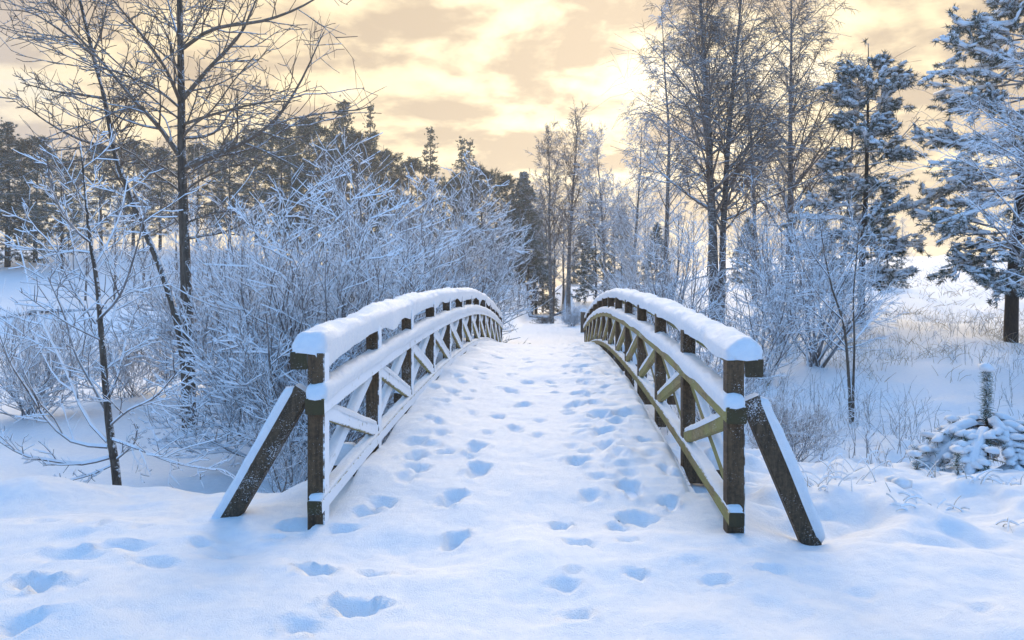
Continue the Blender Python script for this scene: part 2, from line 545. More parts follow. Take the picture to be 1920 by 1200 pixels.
def terrain(X, Y):
    q = (X * CA + Y * SA) / np.maximum(7.0, -X * SA + Y * CA)
    zl = np.interp(Y + .9 * fbm(X * .35, Y * .02, 3, 2) * smooth(2, 4, np.abs(X + .2)), PL[:, 0], PL[:, 1])
    zc = np.interp(Y, PC[:, 0], PC[:, 1])
    zr = np.interp(Y + .8 * fbm(X * .4, Y * .02, 8, 2) - .12 * np.clip(X - 2.2, -2, 2) * smooth(9, 4, Y), PR[:, 0], PR[:, 1])
    far = smooth(15, 28, Y)
    wl = smooth(-0.14 - .10 * far, -0.24 - .16 * far, q)
    wr = smooth(0.13 + .06 * far, 0.22 + .10 * far, q)
    z = zc * (1 - wl - wr) + zl * wl + zr * wr
    z = z + fbm(X * .16, Y * .16, 40, 3) * .35 * smooth(9, 30, np.hypot(X, Y))
    z = z + fbm(X * .8, Y * .8, 44, 3) * .12 * smooth(5.5, 9, Y)
    z = z + fbm(X * 1.2, Y * 1.2, 21, 4) * 0.10 + vnoise(X * 9, Y * 9, 25) * 0.007 + vnoise(X * 22, Y * 22, 26) * .004
    z = z + (fbm(X * 1.9, Y * 1.9, 51, 3) * .16 + np.abs(vnoise(X * 4.5, Y * 4.5, 53)) * .10) * wr * smooth(4.3, 5.2, Y) * smooth(26, 10, Y)
    z = z + (np.abs(fbm(X * .45, Y * .9, 57, 4)) * .75 + np.abs(fbm(X * 1.1, Y * 2.0, 58, 2)) * .25) * wr * smooth(21, 30, Y)
    for gx, gy, r, hh in [(-2.1, 4.85, .30, .07), (-1.75, 5.2, .35, .12), (1.75, 4.65, .30, .06), (1.9, 4.4, .5, .05), (2.1, 4.2, .4, .04),
                          (-4.35, 5.75, .45, .12), (-1.4, 4.3, .35, .05)]:
        z = z + hh * np.exp(-((X - gx) ** 2 + (Y - gy) ** 2) / (r * r))
    a = np.abs(X - BX)
    near = smooth(1.95, 1.35, a) * (smooth(5.65, 5.25, Y) + smooth(22.2, 22.6, Y))
    wide = smooth(3.4, 1.5, a) * smooth(4.55, 4.2, Y)
    k = np.clip(np.maximum(near, wide), 0, 1)
    z = z * (1 - k) + path_surface(X, Y) * k
    return z


def gz(x, y):
    X = np.array([[float(x)]]); Y = np.array([[float(y)]])
    return float(terrain(X, Y)[0, 0])


def axis(parts):
    out = []
    for a, b, st in parts:
        out.append(np.arange(a, b, st))
    return np.unique(np.round(np.concatenate(out), 4))


def grid_mesh(name, xs, ys, fn):
    X, Y = np.meshgrid(xs, ys)
    Z = fn(X, Y)
    v = np.stack([X, Y, Z], -1).reshape(-1, 3)
    nx, ny = len(xs), len(ys)
    i = np.arange(ny - 1)[:, None] * nx; j = np.arange(nx - 1)[None, :]
    q = np.stack([i + j, i + j + 1, i + j + nx + 1, i + j + nx], -1).reshape(-1, 4)
    return mesh_from(name, v, q)


gx = 5.0 * 1.06 ** np.arange(1, 78)
xs = np.unique(np.round(np.concatenate([-gx, np.arange(-5, 5.5, .036), 0.5 + gx]), 4))
gy = 9.0 + np.cumsum(.05 * 1.045 ** np.arange(1, 130))
ys = np.unique(np.round(np.concatenate([-np.arange(1, 40, 2.0)[::-1], np.arange(-1, 2.3, .2), np.arange(2.3, 9.0, .036), gy[gy < 380]]), 4))


def ground_fn(X, Y):
    k = smooth(5.65, 5.25, Y) + smooth(22.3, 22.6, Y)
    return terrain(X, Y) + prints(X, Y) * np.where(np.abs(X - BX) < 1.7, np.clip(k, 0, 1), 1.0)


g = obj('snow_ground', grid_mesh('snow_ground', xs, ys, ground_fn), M['snow'])
tag(g, 'snow covered ground with footprints, banks and frozen hollow', kind='structure')

# the dark edge of the snow-covered road that runs along the far slope
mb = MB()
pts = []
for px in np.linspace(-500, 1500, 60):
    py = np.interp(px, [-500, 130, 900, 1150, 1500], [584, 574, 541, 528, 525])
    d = np.interp(px, [-500, 130, 900, 1500], [38.5, 40.5, 59, 62])
    p = at(px, py, d)
    pts.append((p[0], p[1], gz(p[0], p[1]) + .03))
pts = np.array(pts)
tubes(mb, pts[None], np.full((1, len(pts)), .11), 6)
rd = obj('road_edge', mb.mesh('road_edge'), M['asphalt'])
tag(rd, 'dark edge of the road cut into the far snowy slope', kind='structure')

# ------------------------------------------------------------------ the bridge
bridge = empty('footbridge', (BX, B0, 0.0), 'arched wooden footbridge with cross braced railings under thick snow', 'bridge')
BO = np.array([BX, B0, 0.0])


def part(name, mb, mat, parent=bridge, shade=False, origin=None):
    me = mb.mesh(name, shade, BO if origin is None else origin)
    o = obj(name, me, mat, parent)
    return o


def beam(mb, path, su, w, h, bev=.008):
    """a rectangular timber with chamfered edges swept along path (n,3); su = side direction"""
    path = np.asarray(path, float); n = len(path)
    d = np.gradient(path, axis=0); d /= np.linalg.norm(d, axis=1, keepdims=True)
    s = np.broadcast_to(np.asarray(su, float), d.shape)
    s = s - (s * d).sum(1, keepdims=True) * d; s /= np.linalg.norm(s, axis=1, keepdims=True)
    u = np.cross(s, d)
    a, b = w / 2, h / 2
    pr = [(a, -b + bev), (a, b - bev), (a - bev, b), (-a + bev, b), (-a, b - bev), (-a, -b + bev), (-a + bev, -b), (a - bev, -b)]
    k = len(pr)
    v = np.concatenate([path[:, None] + np.array([[c[0]] for c in pr]) * s[:, None] + np.array([[c[1]] for c in pr]) * u[:, None]])
    i = np.arange(n - 1)[:, None] * k; j = np.arange(k)[None]; j2 = (j + 1) % k
    q = np.stack([i + j, i + j2, i + k + j2, i + k + j], -1).reshape(-1, 4)
    t = [(0, j_ + 1, j_) for j_ in range(1, k - 1)] + [((n - 1) * k, (n - 1) * k + j_, (n - 1) * k + j_ + 1) for j_ in range(1, k - 1)]
    mb.add(v.reshape(-1, 3), q, t)


def snow_ridge(mb, path, su, a, h, din, dout, seed, shift=0.0, taper=.10, up=(0, 0, 1), step=.03, rough=1.0):
    """rounded snow lying along a timber: half width a, height h, draping din/dout down the +su / -su side"""
    path = np.asarray(path, float)
    L = np.concatenate([[0], np.cumsum(np.linalg.norm(np.diff(path, axis=0), axis=1))])
    n = max(6, int(L[-1] / step))
    tt = np.linspace(0, L[-1], n)
    P = np.stack([np.interp(tt, L, path[:, i]) for i in range(3)], 1)
    s = np.broadcast_to(np.asarray(su, float), P.shape)
    up = np.broadcast_to(np.asarray(up, float), P.shape)
    K = 13
    th = np.linspace(0, math.pi, K)
    e = np.minimum(np.minimum(tt, L[-1] - tt) / taper, 1.0)
    e = np.sqrt(np.clip(1 - (1 - e) ** 2, 0.02, 1))
    rows = []
    for k in range(K):
        c, sn = math.cos(th[k]), math.sin(th[k])
        nz = 1 + 1.35 * rough * (.24 * vnoise(tt * 2.1, np.full(n, k * .3), seed) + .16 * vnoise(tt * 8, np.full(n, k * .6), seed + 3)
                          + .08 * vnoise(tt * 25, np.full(n, k * 1.3), seed + 5))
        uu = a * np.sign(c) * abs(c) ** .75 * (0.5 + .5 * e) * (1 + .35 * (nz - 1))
        vv = h * sn ** .7 * e * nz
        if k == 0: vv = -din * (.5 + 1.0 * (vnoise(tt * 2.3, tt * 0, seed + 8) + .5)) * e; uu = uu * .88
        if k == K - 1: vv = -dout * (.5 + 1.0 * (vnoise(tt * 2.3, tt * 0, seed + 9) + .5)) * e; uu = uu * .88
        rows.append(P + s * (uu + shift)[:, None] + up * vv[:, None])
    v = np.stack(rows, 1)
    i = np.arange(n - 1)[:, None] * K; j = np.arange(K - 1)[None]
    q = np.stack([i + j, i + j + 1, i + K + j + 1, i + K + j], -1).reshape(-1, 4)
    mb.add(v.reshape(-1, 3), q)
    c0 = P[0] + s[0] * shift - up[0] * .01; c1 = P[-1] + s[-1] * shift - up[-1] * .01
    m0 = mb.n
    mb.add(np.stack([c0, c1]))
    base = m0 - n * K
    t = [(m0, base + j + 1, base + j) for j in range(K - 1)] + [(m0 + 1, base + (n - 1) * K + j, base + (n - 1) * K + j + 1) for j in range(K - 1)]
    mb.t.append(np.array(t))


PY = [B0 + 1.5 * k for k in range(13)]
for side, X0, out in ((-1, XL, -1), (1, XR, 1)):
    dz0 = 0.0 if side < 0 else -0.035
    inn = np.array([-out, 0, 0.0])
    def ztop(y): return 1.055 + dz0 + arch(y, .40)
    def zmid(y): return 0.775 + dz0 + arch(y, .40)
    def zlow(y): return 0.135 + dz0 + arch(y, .42)
    yy = np.linspace(B0 - .05, B1 + .05, 73)
    # posts
    for k, y in enumerate(PY):
        mb = MB()
        zb = zlow(y) - .22 if 0 < k < 12 else (-.25 if k == 0 else -.5)
        beam(mb, [(X0, y, zb), (X0, y, ztop(y) + .045)], (1, 0, 0), .112, .112)
        part('post', mb, M['wood'])
    # rails
    xt = X0 + out * .113
    mb = MB(); beam(mb, np.stack([np.full(73, xt), yy, ztop(yy)], 1), (1, 0, 0), .112, .115)
    tr = part('top_rail', mb, M['rail'])
    mb = MB(); snow_ridge(mb, np.stack([np.full(73, xt), yy - .012, ztop(yy) + .056], 1), inn, .122, .118, .085 if side < 0 else .03, .03, 10 + side, shift=.050, taper=.07)
    part('snow_cap', mb, M['snow_cap'], tr, True)
    ym = np.linspace(B0 - .115, B1 + .11, 73)
    xm = X0 - out * .012
    mb = MB(); beam(mb, np.stack([np.full(73, xm), ym, zmid(ym)], 1), (1, 0, 0), .125, .105)
    mr = part('middle_rail', mb, M['rail'])
    mb = MB(); snow_ridge(mb, np.stack([np.full(73, xm), ym - .008, zmid(ym) + .051], 1), inn, .074, .085, .03, .02, 30 + side, shift=.005, taper=.06)
    part('snow_cap', mb, M['snow_cap'], mr, True)
    mb = MB(); beam(mb, np.stack([np.full(73, xm), ym, zlow(ym)], 1), (1, 0, 0), .095, .09)
    lr = part('bottom_rail', mb, M['rail'])
    mb = MB(); snow_ridge(mb, np.stack([np.full(73, xm), ym, zlow(ym) + .044], 1), inn, .050, .03, .0, .0, 40 + side, taper=.05)
    part('snow_cap', mb, M['snow_cap'], lr, True)
    # crossed diagonals in every bay
    for k in range(12):
        ya, yb = PY[k] + .05, PY[k + 1] - .05
        for which in (0, 1):
            xx = X0 - out * (.026 if which == 0 else -.024)
            if which == 0: A, Bp = (xx, ya, zmid(ya) - .075), (xx, yb, zlow(yb) + .07)
            else: A, Bp = (xx, ya, zlow(ya) + .07), (xx, yb, zmid(yb) - .075)
            mb = MB(); beam(mb, [A, Bp], (1, 0, 0), .048, .095, .006)
            dg = part('diagonal_brace', mb, M['rail'])
            A_, B_ = np.array(A), np.array(Bp)
            dd = (B_ - A_) / np.linalg.norm(B_ - A_); nn = np.cross(dd, (1, 0, 0)); nn = nn if nn[2] > 0 else -nn
            mb = MB(); snow_ridge(mb, [A_ + nn * .045 + dd * .03, B_ + nn * .045 - dd * .03], inn, .030, .035, .012, .008, 60 + k * 2 + which, taper=.05, up=nn, step=.06)
            part('snow_cap', mb, M['snow_cap'], dg, True)
    # raking struts at both ends
    for y, sgn in ((B0, 1), (B1, -1)):
        zf = 0.0 if sgn > 0 else -FAR_DROP
        A = np.array([X0 + out * .10, y + .03, .86 + dz0 + zf]); Bq = np.array([X0 + out * (.71 if side < 0 else .52), y + .12, -.14 + zf])
        mb = MB(); beam(mb, [A, Bq], (0, 1, 0), .085, .118)
        st = part('raking_strut', mb, M['brace'])
        dd = (Bq - A) / np.linalg.norm(Bq - A); nn = np.cross(dd, (0, 1, 0)); nn = nn if nn[2] > 0 else -nn
        mb = MB(); snow_ridge(mb, [A + nn * .058 + dd * .02, Bq + nn * .058], (0, 1, 0), .050, .055, .012, .012, 90 + side, taper=.06, up=nn)
        part('snow_cap', mb, M['snow_cap'], st, True)
    # arched stringer under the deck edge
    ys_ = np.linspace(B0, B1, 49)
    mb = MB(); beam(mb, np.stack([np.full(49, X0 - out * .16), ys_, arch(ys_, .48) - .26], 1), (1, 0, 0), .16, .30, .012)
    part('stringer', mb, M['wood'])

# crossbeams that stick out beyond the railings, with their piles
for k in (1, 3, 5, 7, 9, 11):
    y = PY[k]; z = float(arch(y, .48)) - .17
    mb = MB(); beam(mb, [(XL - .46, y, z), (XR + .44, y, z)], (0, 1, 0), .11, .13)
    cb = part('crossbeam', mb, M['wood'])
    for xa, xb in ((XL - .45, XL - .10), (XR + .10, XR + .43)):
        mb = MB(); snow_ridge(mb, [(xa, y, z + .06), (xb, y, z + .06)], (0, 1, 0), .07, .16, .01, .01, 70 + k, taper=.09)
        part('snow_cap', mb, M['snow_cap'], cb, True)
    if k in (1, 5, 7, 11):
        for x in (XL - .33, XR + .2):
            mb = MB(); beam(mb, [(x, y + .12, -1.75), (x, y + .12, z + .05)], (1, 0, 0), .13, .13)
            part('pile', mb, M['wood'])
ys_ = np.linspace(B0 + .3, B1 - .3, 40)
mb = MB(); beam(mb, np.stack([np.full(40, BX), ys_, arch(ys_, .50) - .10], 1), (1, 0, 0), XR - XL - .16, .06)
part('deck', mb, M['wood'])


def deck_fn(X, Y):
    z = path_surface(X, Y) + prints(X, Y)
    lift = -.012 + .018 * smooth(4.8, 5.2, Y) * smooth(22.65, 22.3, Y)
    edge = smooth(.99, 1.10, X + .04 * vnoise(Y * 2.5, X * 0, 77) + .025 * vnoise(Y * 9, X * 0, 78))
    edge = edge * smooth(4.95, 5.4, Y)
    return z + lift - edge * .14


me = grid_mesh('deck_snow', np.arange(XL + .05, XR - .045, .028), np.arange(4.8, 22.7, .036), deck_fn)
me.transform(__import__('mathutils').Matrix.Translation((-BX, -B0, 0)))
obj('deck_snow', me, M['snow'], bridge)

# ------------------------------------------------------------------ bare trees and shrubs
def unit(v):
    return v / (np.linalg.norm(v, axis=-1, keepdims=True) + 1e-9)


def grow(rng, P, D, L, R0, R1, n, wob, trop):
    """extend every branch n steps; trop bends up (+) or down (-)"""
    Bn = len(P)
    nodes = np.empty((Bn, n + 1, 3)); nodes[:, 0] = P
    D = D.copy()
    trop = np.broadcast_to(np.asarray(trop, float), (Bn,))
    for i in range(n):
        D = D + rng.normal(0, wob, (Bn, 3)); D[:, 2] += trop / n
        D = unit(D)
        nodes[:, i + 1] = nodes[:, i] + D * (L / n)[:, None]
    t = np.linspace(0, 1, n + 1)[None]
    rad = R0[:, None] * (1 - t) + R1[:, None] * t
    return nodes, rad


def spawn(rng, nodes, rad, cnt, t0, t1, ang, angv, lf, lv, rf, upbias=0.0, tip=0.6, rmin=.002, flat=0.0):
    """children on every branch: lf * parent length, shorter towards the tip"""
    B, n1, _ = nodes.shape
    n = n1 - 1
    Lp = np.linalg.norm(np.diff(nodes, axis=1), axis=2).sum(1)
    idx = np.repeat(np.arange(B), cnt)
    k = np.tile(np.arange(cnt), B)
    t = t0 + (t1 - t0) * (k + rng.random(len(k))) / cnt
    f = t * n; i = np.minimum(f.astype(int), n - 1); fr = f - i
    P = nodes[idx, i] * (1 - fr)[:, None] + nodes[idx, i + 1] * fr[:, None]
    pd = unit(nodes[idx, i + 1] - nodes[idx, i])
    pr = rad[idx, i] * (1 - fr) + rad[idx, i + 1] * fr
    rnd = rng.normal(size=pd.shape); rnd[:, 2] *= (1 - flat); rnd[:, 2] += upbias
    perp = unit(rnd - (rnd * pd).sum(1, keepdims=True) * pd)
    a = ang + rng.normal(0, angv, len(k))
    D = unit(pd * np.cos(a)[:, None] + perp * np.sin(a)[:, None])
    L = Lp[idx] * lf * (1 - tip * (t - t0) / max(1e-6, (t1 - t0 + .001))) * np.exp(rng.normal(0, lv, len(k)))
    R = np.maximum(pr * rf, rmin)
    return P, D, L, R


def polys_to_nodes(polys, rads, n=10):
    out = []; rr = []
    for p, (r0, r1) in zip(polys, rads):
        p = np.asarray(p, float)
        # Catmull-Rom resample
        L = np.concatenate([[0], np.cumsum(np.linalg.norm(np.diff(p, axis=0), axis=1))])
        tt = np.linspace(0, L[-1], n + 1)
        q = []
        pp = np.concatenate([[2 * p[0] - p[1]], p, [2 * p[-1] - p[-2]]])
        for s in tt:
            i = min(np.searchsorted(L, s, side='right') - 1, len(p) - 2)
            u = (s - L[i]) / (L[i + 1] - L[i])
            a, b, c, d = pp[i], pp[i + 1], pp[i + 2], pp[i + 3]
            q.append(.5 * ((2 * b) + (-a + c) * u + (2 * a - 5 * b + 4 * c - d) * u * u + (-a + 3 * b - 3 * c + d) * u ** 3))
        out.append(q); rr.append(np.linspace(r0, r1, n + 1))
    return np.array(out), np.array(rr)


def keep_off_bridge(P, L):
    """no branch starts or reaches into the deck corridor"""
    x, y = P[:, 0], P[:, 1]
    return ~((x > XL - .25) & (x < XR + .3) & (y > B0 - .5) & (y < B1 + .3))


def filt(keep, *arrs):
    return [a[keep] for a in arrs]


def clear(nodes, rad):
    bad = ((nodes[..., 0] > XL - .22) & (nodes[..., 0] < XR + .22) & (nodes[..., 1] > B0 - .6) & (nodes[..., 1] < B1 + .3)).any(1)
    return nodes[~bad], rad[~bad]


def finish(root, origin, trunk_sets, crown_sets, mtrunk, mtwig, snow, sides_t=8):
    mb = MB()
    for nodes, rad in trunk_sets: tubes(mb, nodes, rad, sides_t, 0.0, True)
    obj('trunk', mb.mesh('trunk', True, origin), mtrunk, root)
    mb = MB()
    for nodes, rad, sides in crown_sets: tubes(mb, nodes, rad, sides, snow)
    obj('crown', mb.mesh('crown', False, origin), mtwig, root)


def jitter_depth(poly, rng, amount):
    """swing a limb toward or away from the viewer so that the crown has real depth"""
    p = np.asarray(poly, float).copy()
    d = rng.uniform(-amount, amount)
    t = np.linspace(0, 1, len(p)) ** 1.2
    dirs = p - np.array([0, 0, CAM_Z]); r = np.linalg.norm(dirs, axis=1)
    return np.array([0, 0, CAM_Z]) + dirs * ((r + d * t) / r)[:, None]


# --- tall bare tree at the left, two stems from one foot
rng = np.random.default_rng(11)
D0 = 14.2
def tpx(lst, d=D0): return np.array([at(a, b, d) for a, b in lst])
base = at(356, 792, D0); base[2] = gz(base[0], base[1]) - .1
stem1 = np.concatenate([[base], tpx([(354, 700), (351, 600), (346, 450), (341, 300), (340, 185), (338, 60), (335, -80), (333, -200)])])
stem2 = np.concatenate([[base + (-.12, .1, 0)], tpx([(347, 700), (333, 605), (302, 505), (270, 430), (238, 350), (215, 285), (197, 190), (174, 100), (150, 0), (128, -110)])])
limbs_px = [
    [(341, 300), (300, 240), (258, 195), (190, 115), (120, 40), (75, -20)],
    [(341, 318), (395, 295), (455, 268), (511, 230), (560, 160), (607, 60)],
    [(340, 190), (390, 130), (450, 65), (482, -5), (500, -60)],
    [(340, 195), (308, 125), (255, 52), (208, -5)],
    [(338, 95), (400, 55), (500, 38), (580, 5), (640, -40)],
    [(338, 78), (322, 30), (308, -30)],
    [(340, 205), (290, 165), (230, 140), (170, 120)],
    [(340, 235), (400, 215), (480, 195), (540, 190)],
    [(341, 260), (400, 250), (440, 200), (490, 150)],
    [(342, 340), (300, 310), (250, 300), (190, 320)],
    [(343, 360), (390, 330), (450, 310), (500, 330)],
    [(345, 430), (300, 380), (260, 370)],
    [(345, 420), (400, 400), (460, 395)],
    [(197, 185), (150, 178), (95, 170), (38, 155)],
    [(213, 280), (150, 262), (90, 230), (30, 185)],
    [(176, 105), (120, 62), (60, 25), (0, 18)],
    [(174, 100), (190, 60), (200, 10), (215, -40)],
    [(205, 240), (235, 200), (245, 150), (262, 110)],
    [(220, 295), (150, 300), (100, 310), (40, 290)],
    [(232, 335), (170, 340), (110, 335)],
]
polys = [jitter_depth(tpx(l), rng, 2.2) for l in limbs_px]
rads = [(.050, .009), (.052, .008), (.045, .008), (.040, .010), (.036, .007), (.03, .01), (.024, .006), (.026, .006), (.03, .006), (.022, .005),
        (.022, .005), (.02, .005), (.02, .005), (.024, .005), (.028, .005), (.028, .005), (.024, .006), (.02, .005), (.022, .005), (.018, .004)]
root = empty('bare_tree', base, 'tall bare forked tree with two stems, left, its crown against the sky', 'tree')
t1 = polys_to_nodes([stem1], [(.135, .035)], 26)
t2 = polys_to_nodes([stem2], [(.088, .022)], 26)
l1 = polys_to_nodes(polys, rads, 12)
c1 = spawn(rng, *l1, 14, .12, 1.0, .85, .25, .42, .3, .46, .1, .55, .0075)
l2 = grow(rng, *c1[:3], c1[3], c1[3] * .4, 5, .16, .25)
# free limbs straight from the stems, in every direction
c0 = spawn(rng, t1[0], t1[1], 26, .36, .98, 1.0, .2, .20, .3, .25, .1, .4, .006)
l0 = grow(rng, c0[0], c0[1], c0[2], c0[3], c0[3] * .35, 7, .12, .35)
c0b = spawn(rng, t2[0], t2[1], 20, .42, .98, 1.0, .2, .17, .3, .3, .1, .4, .006)
l0b = grow(rng, c0b[0], c0b[1], c0b[2], c0b[3], c0b[3] * .35, 7, .12, .35)
cc = [spawn(rng, *l, 8, .15, 1.0, .85, .25, .48, .3, .5, .1, .5, .007) for l in (l0, l0b)]
l2x = [grow(rng, *c[:3], c[3], c[3] * .4, 4, .16, .2) for c in cc]
c2 = [spawn(rng, *l, 6, .12, 1.0, .8, .25, .42, .3, .6, .15, .4, .0055) for l in (l2, *l2x)]
l3 = [grow(rng, *c[:3], c[3], c[3] * .55, 3, .18, .2) for c in c2]
finish(root, base, [t1, t2], [(*l1, 6), (*l0, 5), (*l0b, 5), (*l2, 4)] + [(*l, 4) for l in l2x] + [(*l, 4) for l in l3], M['trunk'], M['twig_bare'], .014)

# --- sapling on the near left bank
rng = np.random.default_rng(12)
D0 = 7.7
base = at(222, 925, D0); base[2] = gz(base[0], base[1]) - .05
tr_ = np.concatenate([[base], tpx([(218, 890), (205, 800), (191, 640), (182, 530), (168, 445), (158, 340), (150, 265)], D0)])
limbs_px = [
    [(202, 838), (140, 830), (93, 793), (56, 737), (20, 680), (-10, 600)],
    [(201, 828), (159, 779), (126, 700), (89, 625), (60, 560), (47, 500), (30, 440)],
    [(205, 858), (154, 870), (93, 863), (37, 850), (-40, 800)],
    [(196, 765), (172, 720), (140, 660), (120, 590), (90, 520)],
    [(181, 607), (140, 546), (103, 467), (60, 420), (42, 385)],
    [(182, 602), (224, 555), (252, 480), (272, 400)],
    [(194, 770), (222, 700), (240, 620), (262, 560)],
    [(206, 822), (261, 842), (327, 868), (406, 882)],
    [(188, 640), (214, 590), (222, 520), (235, 430)],
    [(176, 500), (200, 460), (226, 400), (240, 330)],
    [(170, 455), (130, 420), (100, 360), (88, 300)],
    [(186, 560), (150, 500), (130, 430), (118, 350)],
    [(204, 800), (240, 770), (290, 745), (330, 700)],
    [(215, 870), (170, 890), (120, 905), (90, 925)],
    [(213, 865), (232, 850), (252, 830), (258, 800)],
]
polys = [jitter_depth(tpx(l, D0), rng, .9) for l in limbs_px]
rads = [(.020, .007)] * 3 + [(.016, .006)] * 6 + [(.013, .006)] * 6
root = empty('sapling', base, 'slender snow lined sapling on the near bank, left of the railing', 'tree')
t1 = polys_to_nodes([tr_], [(.050, .007)], 18)
l1 = polys_to_nodes(polys, rads, 10)
c1 = spawn(rng, *l1, 12, .15, 1.0, .8, .2, .32, .35, .55, .2, .5, .0055)
l2 = grow(rng, c1[0], c1[1], c1[2], c1[3], c1[3] * .5, 4, .14, .25)
c1b = spawn(rng, *t1, 16, .3, .98, .9, .2, .18, .3, .35, .2, .4, .006)
l2b = grow(rng, c1b[0], c1b[1], c1b[2], c1b[3], c1b[3] * .4, 5, .12, .35)
c2 = [spawn(rng, *l, n_, .15, 1.0, .8, .2, .38, .3, .6, .2, .4, .0045) for l, n_ in ((l2, 5), (l2b, 9))]
l3 = [grow(rng, c[0], c[1], c[2], c[3], c[3] * .6, 2, .12, .2) for c in c2]
finish(root, base, [t1], [(*l1, 6), (*l2, 4), (*l2b, 4)] + [(*l, 4) for l in l3], M['trunk'], M['twig'], .018)


def shrub(name, label, cat, px, py, d, height, radius, stems, seed, mat, snow=.014, dens=1.0, spread=.75, group=None, r0=.035, trunk=None, tk=1.0):
    """many-stemmed snow-laden shrub: stems fan out from the foot and arch outward"""
    rng = np.random.default_rng(seed)
    b = at(px, py, d); b[2] = gz(b[0], b[1]) - .05
    az = np.arange(stems) * 2.399 + rng.normal(0, .3, stems)
    tilt = np.clip(spread * np.sqrt((np.arange(stems) + .5) / stems) + rng.normal(0, .07, stems), .05, 1.25)
    Dv = np.stack([np.sin(tilt) * np.cos(az), np.sin(tilt) * np.sin(az), np.cos(tilt)], 1)
    Lm = 1 / np.sqrt((np.sin(tilt) / radius) ** 2 + (np.cos(tilt) / height) ** 2) * rng.uniform(.82, 1.05, stems)
    P = np.tile(b, (stems, 1)) + rng.normal(0, .14 * min(1, radius / 2), (stems, 3)) * (1, 1, 0)
    R = r0 * rng.uniform(.7, 1.2, stems)
    def dome(nodes, rad, lim):
        q = (nodes[:, -1] - b) / (radius, radius, height)
        k_ = np.linalg.norm(q, axis=1) < lim + rng.normal(0, .04, len(q))
        return nodes[k_], rad[k_]
    s1 = grow(rng, P, Dv, Lm, R, R * .15, 9, .10, .10)
    s1 = clear(*s1)
    sets = [(*s1, 5)]
    c = spawn(rng, *s1, int(12 * dens), .18, .99, .78, .22, .50, .25, .5, .25, .55, .009 * tk)
    s2 = clear(*grow(rng, c[0], c[1], c[2], c[3], c[3] * .3, 6, .17, .55))
    s2 = dome(*s2, 1.03)
    sets.append((*s2, 4))
    c = spawn(rng, *s2, int(8 * dens), .12, .99, .70, .22, .48, .3, .5, .3, .5, .0065 * tk)
    s3 = clear(*grow(rng, c[0], c[1], c[2], c[3], c[3] * .45, 3, .16, .4))
    s3 = dome(*s3, 1.05)
    sets.append((*s3, 4))
    c = spawn(rng, *s3, max(2, int(3 * dens)), .2, .98, .65, .25, .46, .3, .5, .2, .4, .005 * tk)
    s4 = clear(*grow(rng, c[0], c[1], c[2], c[3], c[3] * .6, 1, .12, .2))
    s4 = dome(*s4, 1.07)
    sets.append((*s4, 3))
    root = empty(name, b, label, cat, group)
    mb = MB(); tubes(mb, s1[0], s1[1] * 1.0, 6, snow * .8)
    obj('stems', mb.mesh('stems', False, b), M['twig'] if trunk is None else trunk, root)
    mb = MB()
    for nodes, rad, sd_ in sets[1:]: tubes(mb, nodes, rad, sd_, snow)
    obj('crown', mb.mesh('crown', False, b), mat, root)
    return root


shrub('snowy_shrub', 'big many-stemmed shrub piled with snow, just behind the left railing', 'shrub', 590, 800, 11.4, 5.2, 2.45, 34, 21, M['twig'], .036, 1.0, 1.2)
shrub('snowy_shrub', 'broad snowy shrub behind the crest of the left railing', 'shrub', 725, 700, 15.5, 6.6, 3.6, 38, 22, M['twig'], .038, 1.0, 1.2, tk=1.25)
shrub('snowy_shrub', 'snow white shrub where the left railing ends, beside the far path', 'shrub', 832, 620, 25.0, 6.6, 3.7, 34, 23, M['twig'], .042, 1.0, 1.2, tk=1.5)
shrub('snowy_shrub', 'snowy shrub behind the tall forked tree', 'shrub', 455, 700, 19.0, 6.0, 3.3, 32, 24, M['twig'], .036, 1.0, 1.2, tk=1.15)
shrub('twiggy_bush', 'dense pale twiggy bush in the hollow at the left edge', 'bush', 60, 770, 15.5, 2.5, 2.2, 30, 25, M['twig_frost'], .010, .9, 1.0, r0=.016, tk=.8)
shrub('twiggy_bush', 'low frosted bush in the hollow behind the near left sapling', 'bush', 250, 760, 19.0, 1.8, 1.8, 20, 26, M['twig_frost'], .010, .8, 1.0, r0=.014)
shrub('twiggy_bush', 'snowy brush under the left railing beside the slanting strut', 'bush', 540, 880, 8.8, 1.7, .9, 12, 27, M['twig'], .011, .8, 1.0, r0=.014, tk=.55)
# right bank
shrub('twiggy_bush', 'blue shaded twiggy bush right of the near right post', 'bush', 1475, 850, 9.2, 1.1, .8, 22, 31, M['twig_frost'], .008, .85, 1.0, r0=.010, tk=.55)
shrub('twiggy_bush', 'frosted brush behind the right railing near its crest', 'bush', 1330, 720, 13.0, 2.0, 1.4, 18, 32, M['twig_frost'], .010, .8, .9, r0=.014)
shrub('frosted_tree', 'small white drooping tree behind the right railing', 'tree', 1268, 660, 18.5, 4.4, 1.9, 15, 33, M['twig'], .022, .8, .75, r0=.034)
shrub('frosted_tree', 'bushy snowy young tree between the birches and the right railing', 'tree', 1420, 690, 17.5, 3.8, 1.8, 15, 34, M['twig'], .016, .8, .8, r0=.028)
shrub('frosted_tree', 'dark stemmed snowy thicket tree in the hollow beside the pine', 'tree', 1530, 690, 19.0, 5.2, 2.3, 14, 35, M['twig'], .016, .9, .8, r0=.045)
shrub('frosted_tree', 'snowy leafless young tree beside the second birch', 'tree', 1465, 650, 22.5, 6.0, 2.4, 14, 36, M['twig'], .016, .9, .7, r0=.045)
shrub('frosted_tree', 'pale frosted tree left of the tall twin birch', 'tree', 1205, 600, 32.0, 6.0, 2.8, 16, 37, M['twig_frost'], .018, .9, .7, r0=.04)

